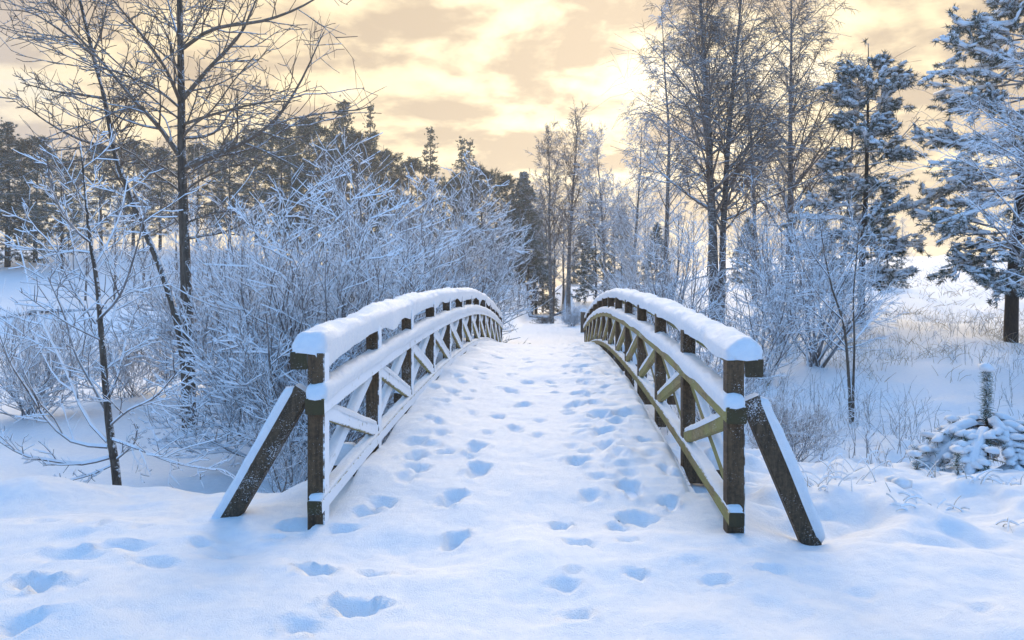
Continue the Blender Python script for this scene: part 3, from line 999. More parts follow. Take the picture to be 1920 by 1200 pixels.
# sapling pair on the right slope
rng = np.random.default_rng(41)
D0 = 13.2
base = at(1595, 797, D0); base[2] = gz(base[0], base[1]) - .05
st = [np.concatenate([[base], tpx([(1593, 740), (1588, 660), (1580, 600), (1560, 540), (1545, 470), (1535, 400)], D0)]),
      np.concatenate([[base + (.06, .05, 0)], tpx([(1600, 720), (1602, 640), (1600, 560), (1606, 480), (1612, 420)], D0)])]
limbs = [[(1588, 660), (1560, 640), (1520, 605), (1480, 600)], [(1586, 650), (1545, 600), (1500, 570), (1455, 565)], [(1580, 600), (1540, 560), (1505, 500), (1490, 440)],
         [(1602, 640), (1640, 590), (1670, 530)], [(1565, 550), (1590, 500), (1630, 450)], [(1555, 520), (1520, 470), (1500, 420)]]
root = empty('sapling', base, 'thin twin stemmed sapling with snow on its arching twigs, right slope', 'tree')
t1 = polys_to_nodes(st, [(.035, .007), (.028, .006)], 14)
l1 = polys_to_nodes([jitter_depth(tpx(l, D0), rng, .9) for l in limbs], [(.015, .004)] * 6, 9)
c1 = spawn(rng, *l1, 10, .2, 1, .8, .2, .4, .3, .5, .1, .5, .003)
l2 = grow(rng, *c1[:3], c1[3], c1[3] * .5, 4, .14, .1)
c1b = spawn(rng, *t1, 16, .4, .98, .9, .2, .25, .3, .35, .1, .4, .004)
l2b = grow(rng, *c1b[:3], c1b[3], c1b[3] * .4, 5, .12, .2)
c2 = [spawn(rng, *l, 5, .15, 1, .8, .2, .4, .3, .6, .1, .4, .0025) for l in (l2, l2b)]
l3 = [grow(rng, *c[:3], c[3], c[3] * .6, 2, .12, .1) for c in c2]
finish(root, base, [t1], [(*l1, 6), (*l2, 4), (*l2b, 4)] + [(*l, 4) for l in l3], M['trunk'], M['twig'], .014)


# --- birches: fine drooping twigs
def birch_nodes(rng, base, height, r0, crown0=.30, spreadf=.26, nlimb=36, droop=-.5, lean=(0, 0), sub=(11, 8), upang=.75, twig=.006):
    trk = grow(rng, base[None], unit(np.array([[lean[0], lean[1], 1.0]])), np.array([height]), np.array([r0]), np.array([.012]), 18, .018, .15)
    c = spawn(rng, *trk, nlimb, crown0, .985, upang, .16, spreadf, .22, .42, .15, .62, .010)
    l1 = grow(rng, *c[:3], c[3], c[3] * .25, 8, .08, .30)
    c = spawn(rng, *l1, sub[0], .2, 1.0, .75, .25, .34, .3, .5, .0, .45, .006)
    l2 = grow(rng, *c[:3], c[3], c[3] * .5, 5, .12, droop * .4)
    c = spawn(rng, *l2, sub[1], .2, 1.0, .7, .25, .52, .35, .6, -.4, .3, twig)
    l3 = grow(rng, *c[:3], c[3], c[3] * .6, 2, .14, droop)
    return trk, l1, l2, l3


def birch(name, label, px, py, d, top, r0, seed, trunks=1, mat='twig_birch', group=None, **kw):
    rng = np.random.default_rng(seed)
    b = at(px, py, d); b[2] = gz(b[0], b[1]) - .1
    height = at(px, top, d)[2] - b[2]
    ts, cs = [], []
    for k in range(trunks):
        bb = b + (np.array([.28, .12, 0]) * k)
        trk, l1, l2, l3 = birch_nodes(rng, bb, height * (1 - .07 * k), r0 * (1 - .25 * k), **kw)
        ts.append(trk); cs += [(*l1, 4), (*l2, 4), (*l3, 3)]
    root = empty(name, b, label, 'tree', group)
    finish(root, b, ts, cs, M['trunk_birch'], M[mat], .006, 8)
    return root


birch('birch_tree', 'tall twin stemmed birch behind the right railing, taller than the frame', 1338, 620, 25.0, -190, .19, 51, 2, nlimb=60, spreadf=.25, crown0=.25, sub=(12, 10), twig=.006)
birch('birch_tree', 'tall birch standing left of the snow laden pine', 1482, 620, 28.0, -60, .16, 52, 1, nlimb=54, spreadf=.27, crown0=.2, sub=(12, 10), twig=.007)
birch('birch_tree', 'pale weeping birch at the left side of the birch group', 1248, 590, 36.0, 5, .14, 53, 1, nlimb=38, spreadf=.18, mat='twig_mid', droop=-1.0, twig=.009)
birch('birch_tree', 'slim birch between the two tall birches', 1415, 610, 33.0, 60, .12, 54, 1, nlimb=34, spreadf=.22, mat='twig_birch', twig=.008)
birch('birch_tree', 'slim birch with a pale crown just behind the pine', 1575, 610, 33.0, 130, .12, 55, 1, nlimb=34, spreadf=.25, mat='twig_birch', twig=.008)
birch('birch_tree', 'upright birch on the far slope with a straight dark stem beyond the bridge', 1066, 566, 48.0, 225, .17, 56, 1, nlimb=40, spreadf=.26, upang=.55, droop=.1, twig=.010)
birch('birch_tree', 'leaning birch with pale base on the far slope beyond the bridge', 1035, 569, 47.0, 255, .14, 57, 1, nlimb=36, spreadf=.25, upang=.55, droop=.1, lean=(-.06, 0), twig=.010)
birch('birch_tree', 'bushy birch on the far slope near the right railing', 1136, 560, 46.0, 265, .13, 58, 1, nlimb=36, spreadf=.28, upang=.6, droop=-.2, mat='twig_mid', twig=.010)
birch('birch_tree', 'frosted birch beyond the crest of the right railing', 1190, 560, 44.0, 235, .13, 59, 1, nlimb=38, spreadf=.28, droop=-.6, mat='twig_mid', twig=.010)
birch('birch_tree', 'leafless snowy tree reaching in at the right edge', 1990, 700, 15.5, -60, .13, 60, 1, nlimb=40, spreadf=.32, crown0=.22, upang=1.0, droop=-.2, mat='twig', twig=.005)


# --- conifers
ICO_V, ICO_T = None, None
def ico():
    global ICO_V, ICO_T
    if ICO_V is not None: return ICO_V, ICO_T
    import bmesh
    bm = bmesh.new(); bmesh.ops.create_icosphere(bm, subdivisions=1, radius=1.0)
    ICO_V = np.array([v.co[:] for v in bm.verts]); ICO_T = np.array([[v.index for v in f.verts] for f in bm.faces]); bm.free()
    return ICO_V, ICO_T


def blobs(mb, C, Dv, a, b, c, rng):
    """lumpy flattened snow cushions at C, long along Dv"""
    V, T = ico(); n = len(C)
    h = Dv.copy(); h[:, 2] *= .6; h = unit(h)
    s = unit(np.cross(h, np.array([0, 0, 1.0]))); u = np.cross(s, h)
    lump = 1 + .38 * (rng.random((n, len(V))) - .5) + .22 * np.sin(V[None, :, 0] * 5 + rng.random((n, 1)) * 9) * np.sin(V[None, :, 1] * 6 + rng.random((n, 1)) * 9)
    loc = V[None] * lump[..., None]
    zc = np.where(loc[..., 2] < 0, loc[..., 2] * .45, loc[..., 2])
    v = C[:, None] + loc[..., 0:1] * (h * a[:, None])[:, None] + loc[..., 1:2] * (s * b[:, None])[:, None] + zc[..., None] * (u * c[:, None])[:, None]
    t = (np.arange(n)[:, None, None] * len(V) + T[None]).reshape(-1, 3)
    mb.add(v.reshape(-1, 3), None, t)


def needles(mb, C, Dv, k, length, width, rng, fwd=.6):
    """k narrow blades in a brush round every shoot"""
    n = len(C)
    C = np.repeat(C, k, 0); D = np.repeat(Dv, k, 0)
    r = rng.normal(size=C.shape); d = unit(unit(r) + D * fwd)
    L = np.repeat(np.broadcast_to(length, (n,)), k) * rng.uniform(.6, 1.2, len(C))
    C = C + D * (rng.uniform(-.5, .5, len(C)) * L)[:, None]
    s = unit(np.cross(d, rng.normal(size=C.shape))) * (np.repeat(np.broadcast_to(width, (n,)), k) * .5)[:, None]
    tip = C + d * L[:, None]
    v = np.stack([C - s, C + s, tip], 1).reshape(-1, 3)
    mb.add(v, None, np.arange(len(v)).reshape(-1, 3))


def conifer(rng, height, radius, r0, crown0, whorls, per, up, tufts, snowk, needle_k, nl, nw, shape='pine', side_n=4, top_bare=0.0, pad=1.0, bough=False):
    """returns (trunk mb, branch mb, needle mb, snow mb) at the origin"""
    tm, bm_, nm, sm = MB(), MB(), MB(), MB()
    trk = grow(rng, np.zeros((1, 3)), np.array([[0, 0, 1.0]]), np.array([height]), np.array([r0]), np.array([.012]), 16, .012, .2)
    tubes(tm, *trk, 8, 0, True)
    ts = np.linspace(crown0, .97 - top_bare, whorls)
    Ps, Ds, Ls, Rs = [], [], [], []
    for t in ts:
        i = min(int(t * 16), 15); fr = t * 16 - i
        p = trk[0][0, i] * (1 - fr) + trk[0][0, i + 1] * fr
        q = (t - crown0) / (1 - crown0)
        prof = (1 - q) ** .85 if shape == 'spruce' else (math.sin(math.pi * min(1, .22 + .80 * q)) ** .7 * .85 + .15) * (1 if q < .9 else .75)
        a0 = rng.uniform(0, 6.28)
        for j in range(per):
            if rng.random() < .12: continue
            az = a0 + j * 6.283 / per + rng.normal(0, .25)
            el = up * (.3 + 1.2 * q) + rng.normal(0, .12) - (.25 if shape == 'spruce' else .1) * (1 - q)
            Ps.append(p); Ds.append((math.cos(az) * math.cos(el), math.sin(az) * math.cos(el), math.sin(el)))
            Ls.append(max(.18, radius * prof * (rng.uniform(.7, 1.15) if shape == 'spruce' else rng.uniform(.4, 1.2)))); Rs.append(max(.008, r0 * .28 * (1 - t * .7)))
    P, D, L, R = map(np.array, (Ps, Ds, Ls, Rs))
    b1 = grow(rng, P, unit(D), L, R, R * .25, 7, .07, .05 if shape == 'pine' else -.15)
    tubes(bm_, *b1, 5, .01)
    c = spawn(rng, *b1, side_n, .25, .95, .8, .2, .42, .25, .5, .05, .5, .004, .65)
    b2 = grow(rng, *c[:3], c[3], c[3] * .4, 4, .1, .1)
    tubes(bm_, *b2, 4, .008)
    C, Dd = [], []
    for nodes, fr0, cnt in ((b1[0], .35 if shape == 'spruce' or bough else .5, tufts), (b2[0], .3 if shape == 'spruce' or bough else .45, max(2, tufts - 1))):
        n = nodes.shape[1] - 1
        for k in range(cnt):
            t = fr0 + (1 - fr0) * (k + 1) / cnt
            f = t * n; i = min(int(f), n - 1); u_ = f - i
            C.append(nodes[:, i] * (1 - u_) + nodes[:, i + 1] * u_); Dd.append(unit(nodes[:, i + 1] - nodes[:, i]))
    lead = trk[0][0, -4:]
    C.append(lead); Dd.append(np.tile([[0, 0, 1.0]], (4, 1)))
    C = np.concatenate(C); Dd = np.concatenate(Dd)
    C = C + rng.normal(0, nl * .35, C.shape)
    needles(nm, C, Dd, needle_k, nl * (1.12 - .72 * C[:, 2] / height) if shape == 'spruce' else nl, nw, rng)
    if snowk > 0:
        keep = rng.random(len(C)) < snowk
        Cs, Ds2 = C[keep], Dd[keep]
        a = nl * pad * rng.uniform(.7, 1.4, len(Cs))
        blobs(sm, Cs + (0, 0, nl * .25), Ds2, a, a * rng.uniform(.55, .85, len(Cs)), a * rng.uniform(.35, .6, len(Cs)), rng)
    if bough:                                  # snow lying along the boughs, thicker towards the tips, broken by gaps
        for nodes, wd in ((b1[0], .062), (b2[0], .055)):
            sel = rng.random(len(nodes)) < .7
            q = nodes[sel][:, 2:] + (0, 0, .07)
            rr = wd * rng.uniform(.45, 1.35, q.shape[:2]); rr[:, 0] *= .3; rr[:, -1] *= .5
            q = q + rng.normal(0, .025, q.shape)
            tubes(sm, q, rr, 7, .03, True)
    return tm, bm_, nm, sm


def plant_conifer(name, label, b, parts, mats, group=None, rot=0.0):
    tm, bm_, nm, sm = parts
    root = empty(name, b, label, 'tree', group)
    root.rotation_euler = (0, 0, rot)
    obj('trunk', tm.mesh('trunk'), M['trunk_pine'], root)
    obj('branches', bm_.mesh('branches', False), M['twig'], root)['kind'] = 'stuff'
    obj('crown', nm.mesh('crown', False), mats, root)
    if sm.n:
        sn = obj('snow_load', sm.mesh('snow_load'), M['snow_cap'], root)
        sn['kind'] = 'stuff'
    return root


def foot(px, py, d):
    b = at(px, py, d); b[2] = gz(b[0], b[1]) - .1
    return b


b = foot(1615, 650, 25.0)
plant_conifer('pine_tree', 'snow laden pine with a bare pointed leader, right of the birches', b,
              conifer(np.random.default_rng(61), at(1615, 88, 25.0)[2] - b[2], 2.15, .14, .15, 17, 4, .12, 7, .55, 24, .17, .028, 'pine', 6, .07, .62, True), M['needle'])
b = foot(1895, 652, 22.0)
plant_conifer('pine_tree', 'large dark trunked pine at the right edge', b,
              conifer(np.random.default_rng(62), 12.2 - b[2], 3.1, .20, .14, 24, 5, .12, 7, .45, 22, .17, .028, 'pine', 7, 0, .62, True), M['needle'], rot=1.0)
b = foot(972, 560, 66.0)
plant_conifer('spruce_tree', 'dark frosted spruce at the far left end of the path', b,
              conifer(np.random.default_rng(63), 10.5, 3.0, .16, .12, 22, 6, .2, 4, 0, 22, .32, .06, 'spruce', 5, 0, .9), M['needle_mid'])
b = foot(1118, 560, 50.0)
plant_conifer('spruce_tree', 'young frosted pine beside the far birches', b,
              conifer(np.random.default_rng(64), 7.2, 1.7, .10, .10, 15, 5, .3, 3, .15, 18, .26, .05, 'spruce', 4, 0, .6), M['needle_mid'])

# far tree line: a few kinds, planted as single trees that share meshes
def proto(seed, *a, mat='needle_far'):
    tm, bm_, nm, sm = conifer(np.random.default_rng(seed), *a)
    return [(n, m.mesh(n, s), M[k]) for n, m, s, k in (('trunk', tm, True, 'trunk_pine'), ('branches', bm_, False, 'twig'), ('crown', nm, False, mat)) if m.n]


FAR = [proto(71, 14, 2.6, .18, .08, 22, 5, .25, 3, 0, 12, .42, .07, 'spruce', 4),
       proto(72, 14, 3.3, .2, .18, 15, 5, .40, 3, 0, 13, .42, .07, 'pine', 5),
       proto(73, 14, 2.0, .16, .10, 20, 4, .4, 3, 0, 10, .40, .065, 'spruce', 3),
       proto(74, 14, 3.8, .2, .25, 13, 6, .45, 3, 0, 14, .45, .075, 'pine', 5),
       proto(75, 14, 3.4, .2, .06, 18, 6, .25, 3, 0, 14, .5, .085, 'spruce', 5, mat='needle_mid')]


def far_tree(kind, px, top, d, label, wide=1.0, group='dark conifers along the far ridge'):
    b = foot(px, 480, d)
    h = max(4.0, CAM_Z + (HOR - top) / F * d - b[2])
    root = empty('conifer_tree', b, label, 'tree', group)
    s = h / 14.0
    for n, me, mat in FAR[kind]:
        o = obj(n, me, mat, root)
        o.scale = (s * wide, s * wide, s)
        if n == 'branches': o['kind'] = 'stuff'
        o.rotation_euler = (0, 0, (px * 0.37) % 6.28)
    return root


L0 = 'dark conifer in the tree line on the ridge behind the left shrubs'
ridge = [
    (0, 14, 228, 62, 'tall dark spruce at the left edge of the ridge', 1.5), (3, 66, 262, 64, 'broad dark pine next to the spruce at the left edge', 1.3),
    (1, 118, 300, 60, 'short dark pine on the ridge above the snowy slope, left', 1.3), (3, -40, 250, 60, L0, 1.3),
    (1, 190, 275, 70, L0, 1.2), (3, 250, 268, 72, L0, 1.2), (1, 300, 280, 70, L0, 1.2), (3, 370, 275, 72, L0, 1.2), (1, 430, 265, 70, L0, 1.2),
    (3, 480, 245, 70, L0, 1.1), (1, 530, 232, 68, L0, 1.1), (3, 585, 228, 68, L0, 1.1),
    (0, 643, 188, 68, 'tallest dark spruce of the ridge, above the big snowy shrub', 1.1), (2, 697, 195, 69, 'narrow pointed spruce right of the tallest spruce on the ridge', .8),
    (3, 672, 255, 70, L0, 1.1), (1, 730, 285, 72, L0, 1.1), (2, 806, 240, 74, 'slim spruce alone against the sky, middle of the ridge', 1.1),
    (1, 770, 300, 74, L0, 1.1), (2, 862, 258, 76, 'pale thin pair spruce at the right end of the ridge', 1.2), (2, 884, 262, 77, L0, 1.0), (3, 905, 318, 70, L0, 1.1),
    (1, 945, 330, 68, L0, 1.1), (3, 850, 335, 70, L0, 1.1), (1, 610, 290, 74, L0, 1.2), (3, 550, 300, 74, L0, 1.2), (1, 990, 360, 66, L0, 1.0)]
ORD = ['first', 'second', 'third', 'fourth', 'fifth', 'sixth', 'seventh', 'eighth', 'ninth', 'tenth', 'eleventh', 'twelfth', 'thirteenth',
       'fourteenth', 'fifteenth', 'sixteenth', 'seventeenth', 'eighteenth', 'nineteenth', 'twentieth', 'twenty-first', 'twenty-second',
       'twenty-third', 'twenty-fourth', 'twenty-fifth', 'twenty-sixth', 'twenty-seventh', 'twenty-eighth']
for i, (kind, px, top, d, lab, wd) in enumerate(sorted(ridge, key=lambda q: q[1])):
    far_tree(kind, px, top, d, lab if lab != L0 else '%s dark conifer from the left in the tree line along the far ridge' % ORD[i], wd)


for px, top, d, wd, lab in [(946, 400, 70, 1.3, 'low blue green spruce left of the far birches'), (1005, 395, 74, 1.2, 'frosted spruce directly behind the leaning far birch'),
                           (1092, 420, 72, 1.2, 'frosted spruce between the far birches and the young pine'), (1165, 390, 68, 1.2, 'frosted spruce behind the right railing end'),
                           (1230, 420, 50, 1.2, 'frosted spruce at the foot of the weeping birch'), (1400, 430, 44, 1.3, 'frosted spruce behind the twin stemmed birch'),
                           (1540, 400, 42, 1.3, 'frosted spruce behind the second tall birch'), (1665, 420, 40, 1.2, 'frosted spruce right behind the snow laden pine')]:
    far_tree(4, px, top, d, lab, wd, 'frosted spruces among the birches')

# leafless trees of the far wood beyond the bridge, sharing three meshes
WOOD = []
for sd_ in (81, 82, 83):
    rng = np.random.default_rng(sd_)
    trk, l1, l2, l3 = birch_nodes(rng, np.zeros(3), 12.0, .12, .16, .24, 34, -.1, (0, 0), (8, 5), .6, .013)
    a, c = MB(), MB()
    tubes(a, *trk, 6, 0, True); tubes(c, *l1, 4, .008); tubes(c, *l2, 3, .008); tubes(c, *l3, 3, .006)
    WOOD.append((a.mesh('trunk'), c.mesh('crown', False)))
rng = np.random.default_rng(84)
L1 = 'frosted leafless tree of the far wood behind the birches'
spots = [(px, rng.uniform(340, 400), rng.uniform(64, 84)) for px in np.linspace(940, 1250, 17)]
spots += [(px, rng.uniform(330, 420), rng.uniform(46, 62)) for px in np.linspace(1215, 1690, 18)]
spots += [(px, rng.uniform(340, 420), rng.uniform(44, 56)) for px in (160, 215, 270, 330, 400, 460)]
for i, (px, top, d) in enumerate(spots):
    b = foot(px, 520, d)
    h = max(3.5, CAM_Z + (HOR - top) / F * d - b[2])
    left = px < 600
    root = empty('leafless_tree', b, '%s frosted leafless tree from the left on the slope behind the forked tree' % ORD[i - len(spots) + 6] if left else L1, 'tree',
                 'leafless trees on the left slope' if left else 'leafless trees of the far wood')
    ta, tcx = WOOD[i % 3]
    for n, me, mt in (('trunk', ta, M['trunk_birch']), ('crown', tcx, M['twig_mid'])):
        o = obj(n, me, mt, root); s = h / 12.0
        o.scale = (s * 1.15, s * 1.15, s); o.rotation_euler = (0, 0, i * 1.7)

# ------------------------------------------------------------------ young pine and sprouts on the right bank
def snowy_pine(px, py, d, leader, label):
    """young pine: snow-capped upright leader, arms weighed down under snow"""
    rng = np.random.default_rng(int(px))
    b = at(px, py, d); b[2] = gz(b[0], b[1])
    root = empty('young_pine', b, label, 'tree')
    mb = MB(); tubes(mb, np.array([[b + (0, 0, -.05), b + (0, 0, leader * .5), b + (0, 0, leader * .97)]]), np.array([[.022, .016, .010]]), 7, 0, True)
    obj('trunk', mb.mesh('trunk', True, b), M['trunk_pine'], root)
    nm, sm, am = MB(), MB(), MB()
    zs = np.linspace(leader * .52, leader * .96, 46)
    C = np.stack([np.full(46, b[0]), np.full(46, b[1]), b[2] + zs], 1)
    needles(nm, C, np.tile([[0, 0, 1.0]], (46, 1)), 34, .085, .009, rng, .35)
    blobs(sm, np.array([b + (0, 0, leader * .99)]), np.array([[1.0, 0, 0]]), np.array([.085]), np.array([.08]), np.array([.07]), rng)
    na = 15
    for k in range(na):
        am = MB()
        az = k * 2.399 + rng.normal(0, .2)
        ln = rng.uniform(.42, .80); z0 = .53 - .26 * (k / na); rise = rng.uniform(.05, .2); drop = leader * z0 - .07 + rise
        t = np.linspace(0, 1, 9)
        bend = rng.normal(0, .12)
        p = b + np.stack([np.cos(az + bend * t) * ln * t, np.sin(az + bend * t) * ln * t, leader * z0 + rise * t - drop * t ** 1.9], 1)
        tubes(am, p[None], np.linspace(.012, .005, 9)[None], 5)
        Cs, Ds2 = [], []
        for u_ in np.linspace(.2, 1.0, 12):
            c_ = np.array([np.interp(u_, t, p[:, i]) for i in range(3)]); Cs.append(c_); Ds2.append((np.cos(az), np.sin(az), -.3))
            if u_ > .3:
                for sg in (-1, 1):
                    a2 = az + sg * rng.uniform(.6, 1.0); l2_ = rng.uniform(.08, .2)
                    e_ = c_ + np.array([np.cos(a2) * l2_, np.sin(a2) * l2_, rng.uniform(-.09, .02)])
                    e_[2] = max(e_[2], b[2] + .03)
                    tubes(am, np.array([[c_, (c_ + e_) / 2 + (0, 0, .01), e_]]), np.array([[.006, .005, .004]]), 4)
                    Cs += [(c_ + e_) / 2, e_]; Ds2 += [unit(e_ - c_)] * 2
        C = np.array(Cs); Dv = unit(np.array(Ds2))
        needles(nm, C, Dv, 22, .075, .008, rng, .6)
        m_ = rng.random(len(C)) < .62
        sz = rng.uniform(.05, .085, m_.sum())
        blobs(sm, C[m_] + (0, 0, .03), Dv[m_], sz * 1.15, sz * .8, sz * .6, rng)
        snow_ridge(sm, p[1:] + (0, 0, .02), (-np.sin(az), np.cos(az), 0), .05, .07, .02, .02, k + 3, taper=.14, step=.025, rough=1.6)
        obj('branch', am.mesh('branch', False, b), M['trunk_pine'], root)
    obj('crown', nm.mesh('crown', False, b), M['needle_frost'], root)
    s = obj('snow_load', sm.mesh('snow_load', True, b), M['snow_cap'], root); s['kind'] = 'stuff'
    return root


snowy_pine(1850, 850, 7.6, 1.12, 'young pine with a snow capped upright leader and drooping snowy arms')


def sprout(px, py, d, h, cap, label):
    rng = np.random.default_rng(int(px + 5))
    b = at(px, py, d); b[2] = gz(b[0], b[1]) - .03
    root = empty('pine_seedling', b, label, 'seedling', 'pine seedlings on the right bank')
    n = max(8, int(h / .012))
    C = np.stack([np.full(n, b[0]), np.full(n, b[1]), b[2] + np.linspace(.0, h, n)], 1)
    nm, sm, tm = MB(), MB(), MB()
    tubes(tm, np.array([[b, b + (0.01, 0, h * .5), b + (0, 0, h)]]), np.array([[.010, .008, .006]]), 6, 0, True)
    needles(nm, C, np.tile([[0, 0, 1.0]], (n, 1)), 20, .065, .007, rng, .6)
    k = 4
    blobs(sm, b + np.stack([rng.normal(0, cap * .3, k), rng.normal(0, cap * .3, k), np.full(k, h + cap * .3)], 1), np.tile([[1.0, 0, 0]], (k, 1)),
          np.full(k, cap), np.full(k, cap * .9), np.full(k, cap * .75), rng)
    obj('stem', tm.mesh('stem', True, b), M['trunk_pine'], root)
    obj('needles', nm.mesh('needles', False, b), M['needle_frost'], root)
    obj('snow_cap', sm.mesh('snow_cap', True, b), M['snow_cap'], root)


sprout(1690, 912, 5.9, .14, .085, 'round snow capped pine seedling in the middle of the right bank')
sprout(1795, 880, 6.6, .24, .055, 'thin upright pine seedling left of the young pine')
sprout(1718, 835, 7.2, .16, .055, 'leaning little pine seedling at the edge of the right bank')
sprout(1925, 815, 7.9, .30, .10, 'snow laden seedling at the right edge behind the young pine')

# frosted grass stalks, bent under snow
def stalks(px, py, d, n, ln, label, seed, arc=1.0, mat='frost_grass', r=.0055, snow=.020):
    rng = np.random.default_rng(seed)
    b = at(px, py, d); b[2] = gz(b[0], b[1]) - .02
    az = rng.uniform(0, 6.28, n); tl = rng.uniform(.15, .7, n)
    D = np.stack([np.cos(az) * np.sin(tl), np.sin(az) * np.sin(tl), np.cos(tl)], 1)
    P = np.tile(b, (n, 1)) + rng.normal(0, .05, (n, 3)) * (1, 1, 0)
    L = ln * rng.uniform(.5, 1.15, n)
    nd = grow(rng, P, D, L, np.full(n, r), np.full(n, r * .5), 7, .08, -arc * rng.uniform(.3, 2.6, n))
    mb = MB(); tubes(mb, *nd, 4, snow)
    o = obj('grass_tuft', mb.mesh('grass_tuft', False, b), M[mat], None, b)
    return tag(o, label, 'grass', 'frosted grass tufts on the right bank')


GL = '%s tuft of bent frosted grass from the left on the right bank'
for i, (px, py, d, n, ln) in enumerate(sorted([(1535, 880, 6.5, 9, .32), (1560, 860, 7.0, 8, .4), (1520, 925, 5.8, 7, .26), (1600, 850, 7.2, 8, .35), (1650, 840, 7.4, 8, .4),
                                        (1690, 935, 5.5, 8, .2), (1570, 935, 5.6, 5, .16), (1720, 900, 6.1, 7, .2), (1790, 905, 6.0, 8, .2), (1830, 890, 6.3, 8, .25),
                                        (1900, 950, 5.3, 6, .28), (1480, 960, 5.3, 4, .12), (1600, 905, 6.1, 6, .25), (1750, 860, 6.9, 7, .25), (1890, 880, 6.4, 8, .28),
                                        (1700, 960, 5.2, 6, .15), (1630, 880, 6.5, 6, .28), (1450, 900, 6.2, 5, .25)])):
    stalks(px, py, d, n, ln, GL % ORD[i], 200 + i, 1.2)

# sprigs and dry grass on the far right slope: nobody could count them
rng = np.random.default_rng(91)
n = 3600
px = rng.uniform(1380, 1960, n); d = rng.uniform(17, 29, n)
keep = rng.random(n) < np.where(d > 20, 1.0, .25)
px, d = px[keep], d[keep]
xr = (px - 960) / F * d
X = xr * CA - d * SA; Y = xr * SA + d * CA
zz_ = terrain(X[None], Y[None])[0]
clump = fbm(X * .9, Y * .9, 66, 3)
ok = clump > .0
X, Y, zz_ = X[ok], Y[ok], zz_[ok]
n = len(X)
az = rng.uniform(0, 6.28, n); tl = rng.uniform(.05, .8, n)
Dg = np.stack([np.cos(az) * np.sin(tl), np.sin(az) * np.sin(tl), np.cos(tl)], 1)
nd = grow(rng, np.stack([X, Y, zz_ - .02], 1), Dg, rng.uniform(.18, .55, n), np.full(n, .005), np.full(n, .003), 3, .12, -.6)
mb = MB(); tubes(mb, *nd, 3, .006)
n = 2600
px = rng.uniform(1560, 1960, n); d = 28 + 45 * rng.random(n) ** 1.4
xr = (px - 960) / F * d
X = xr * CA - d * SA; Y = xr * SA + d * CA
ok = fbm(X * .5, Y * .9, 71, 3) > .12
X, Y = X[ok], Y[ok]; n = len(X)
az = rng.uniform(0, 6.28, n); tl = rng.uniform(.2, 1.0, n)
Dg = np.stack([np.cos(az) * np.sin(tl), np.sin(az) * np.sin(tl), np.cos(tl)], 1)
tubes(mb, *grow(rng, np.stack([X, Y, terrain(X[None], Y[None])[0] - .02], 1), Dg, rng.uniform(.25, .7, n), np.full(n, .010), np.full(n, .005), 2, .12, -.5), 3, .006)
o = obj('dry_grass', mb.mesh('dry_grass', False), M['grass'])
tag(o, 'tawny dry grass standing out of the snow on the right slope', 'grass', kind='stuff')

n = 1500
rng = np.random.default_rng(92)
px = rng.uniform(1180, 1960, n); d = rng.uniform(9.5, 24, n)
xr = (px - 960) / F * d
X = xr * CA - d * SA; Y = xr * SA + d * CA
ok = (fbm(X * .7, Y * .7, 68, 3) > .26) & (X > XR + .5)
X, Y = X[ok], Y[ok]; n = len(X)
zz_ = terrain(X[None], Y[None])[0]
az = rng.uniform(0, 6.28, n); tl = rng.uniform(.0, .6, n)
Dg = np.stack([np.cos(az) * np.sin(tl), np.sin(az) * np.sin(tl), np.cos(tl)], 1)
nd = grow(rng, np.stack([X, Y, zz_ - .02], 1), Dg, rng.uniform(.2, .9, n) , np.full(n, .006), np.full(n, .003), 4, .14, -.2)
c = spawn(rng, *nd, 4, .3, 1, .7, .2, .4, .3, .6, .1, .3, .003)
nd2 = grow(rng, *c[:3], c[3], c[3] * .6, 2, .12, 0)
mb = MB(); tubes(mb, *nd, 4, .007); tubes(mb, *nd2, 4, .007)
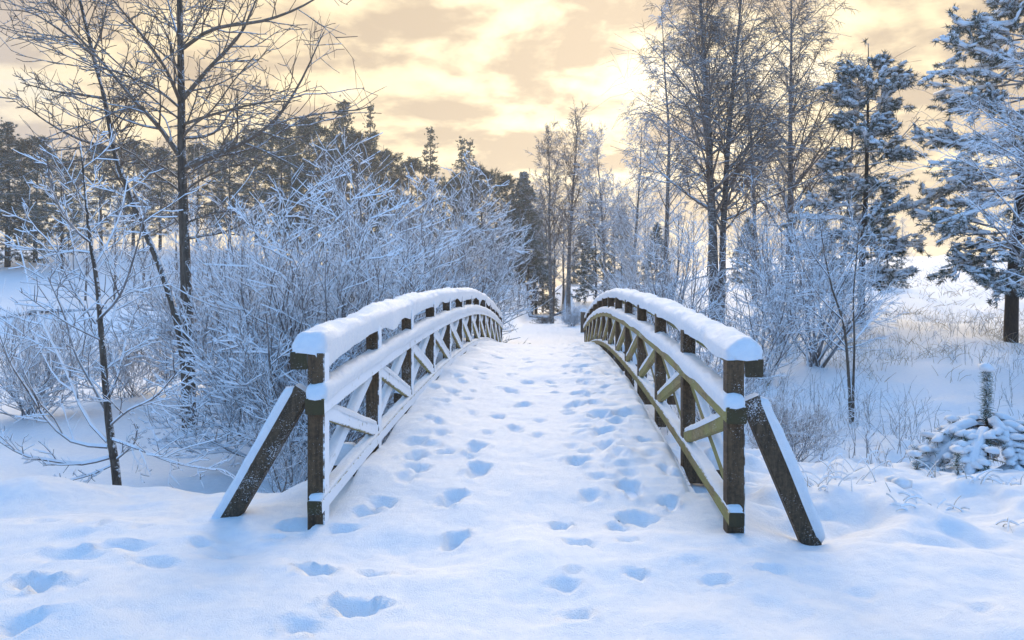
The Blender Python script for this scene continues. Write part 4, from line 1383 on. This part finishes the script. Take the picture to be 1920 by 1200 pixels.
o = obj('undergrowth', mb.mesh('undergrowth', False), M['twig_frost'])
tag(o, 'frosted undergrowth sprigs in the hollow right of the bridge', 'undergrowth', kind='stuff')

# small post and dark heather tuft at the far end of the path
b = foot(1096, 585, 34.0); b[2] += .08
mb = MB(); beam(mb, [b + (0, 0, -.1), b + (0, 0, 1.0)], (1, 0, 0), .36, .26, .02)
pr = empty('marker_post', b, 'short grey wooden post beside the far end of the right railing', 'post')
obj('shaft', mb.mesh('shaft', False, b), M['trunk'], pr)
mb = MB(); snow_ridge(mb, [b + (-.2, 0, 1.0), b + (.2, 0, 1.0)], (0, 1, 0), .16, .14, .02, .02, 5, taper=.12)
obj('snow_cap', mb.mesh('snow_cap', True, b), M['snow_cap'], pr)
shrub('heather_clump', 'low dark clump in the snow beyond the end of the path', 'bush', 1020, 582, 47.0, .45, 1.5, 40, 95, M['twig_bare'], .006, .6, 1.25, r0=.02)
shrub('twiggy_bush', 'small frosted bush at the foot of the far birches', 'bush', 1075, 578, 42.0, 1.4, 1.0, 22, 96, M['twig_frost'], .016, .8, 1.0, r0=.016)
hm = bpy.data.materials.new('winter_haze'); hm.use_nodes = True
ht = NT(hm.node_tree); ht.n.clear()
ho = ht.node('ShaderNodeOutputMaterial'); hv = ht.node('ShaderNodeVolumePrincipled')
hv.inputs['Color'].default_value = (.93, .95, 1.0, 1); hv.inputs['Density'].default_value = HAZE; hv.inputs['Anisotropy'].default_value = .3
ht.l.new(hv.outputs[0], ho.inputs['Volume'])
V_ = np.array([(x, y, z) for z in (-3.5, 21.5) for y in (-41, 385) for x in (-460, 460)], float)
hz = obj('haze', mesh_from('haze', V_, [(0, 2, 3, 1), (4, 5, 7, 6), (0, 1, 5, 4), (2, 6, 7, 3), (0, 4, 6, 2), (1, 3, 7, 5)], None, False), hm)
tag(hz, 'thin cold winter haze between the trees', kind='stuff')
print('TRIS', sum(len(m.loop_triangles) or sum(p.loop_total - 2 for p in m.polygons) for m in bpy.data.meshes))
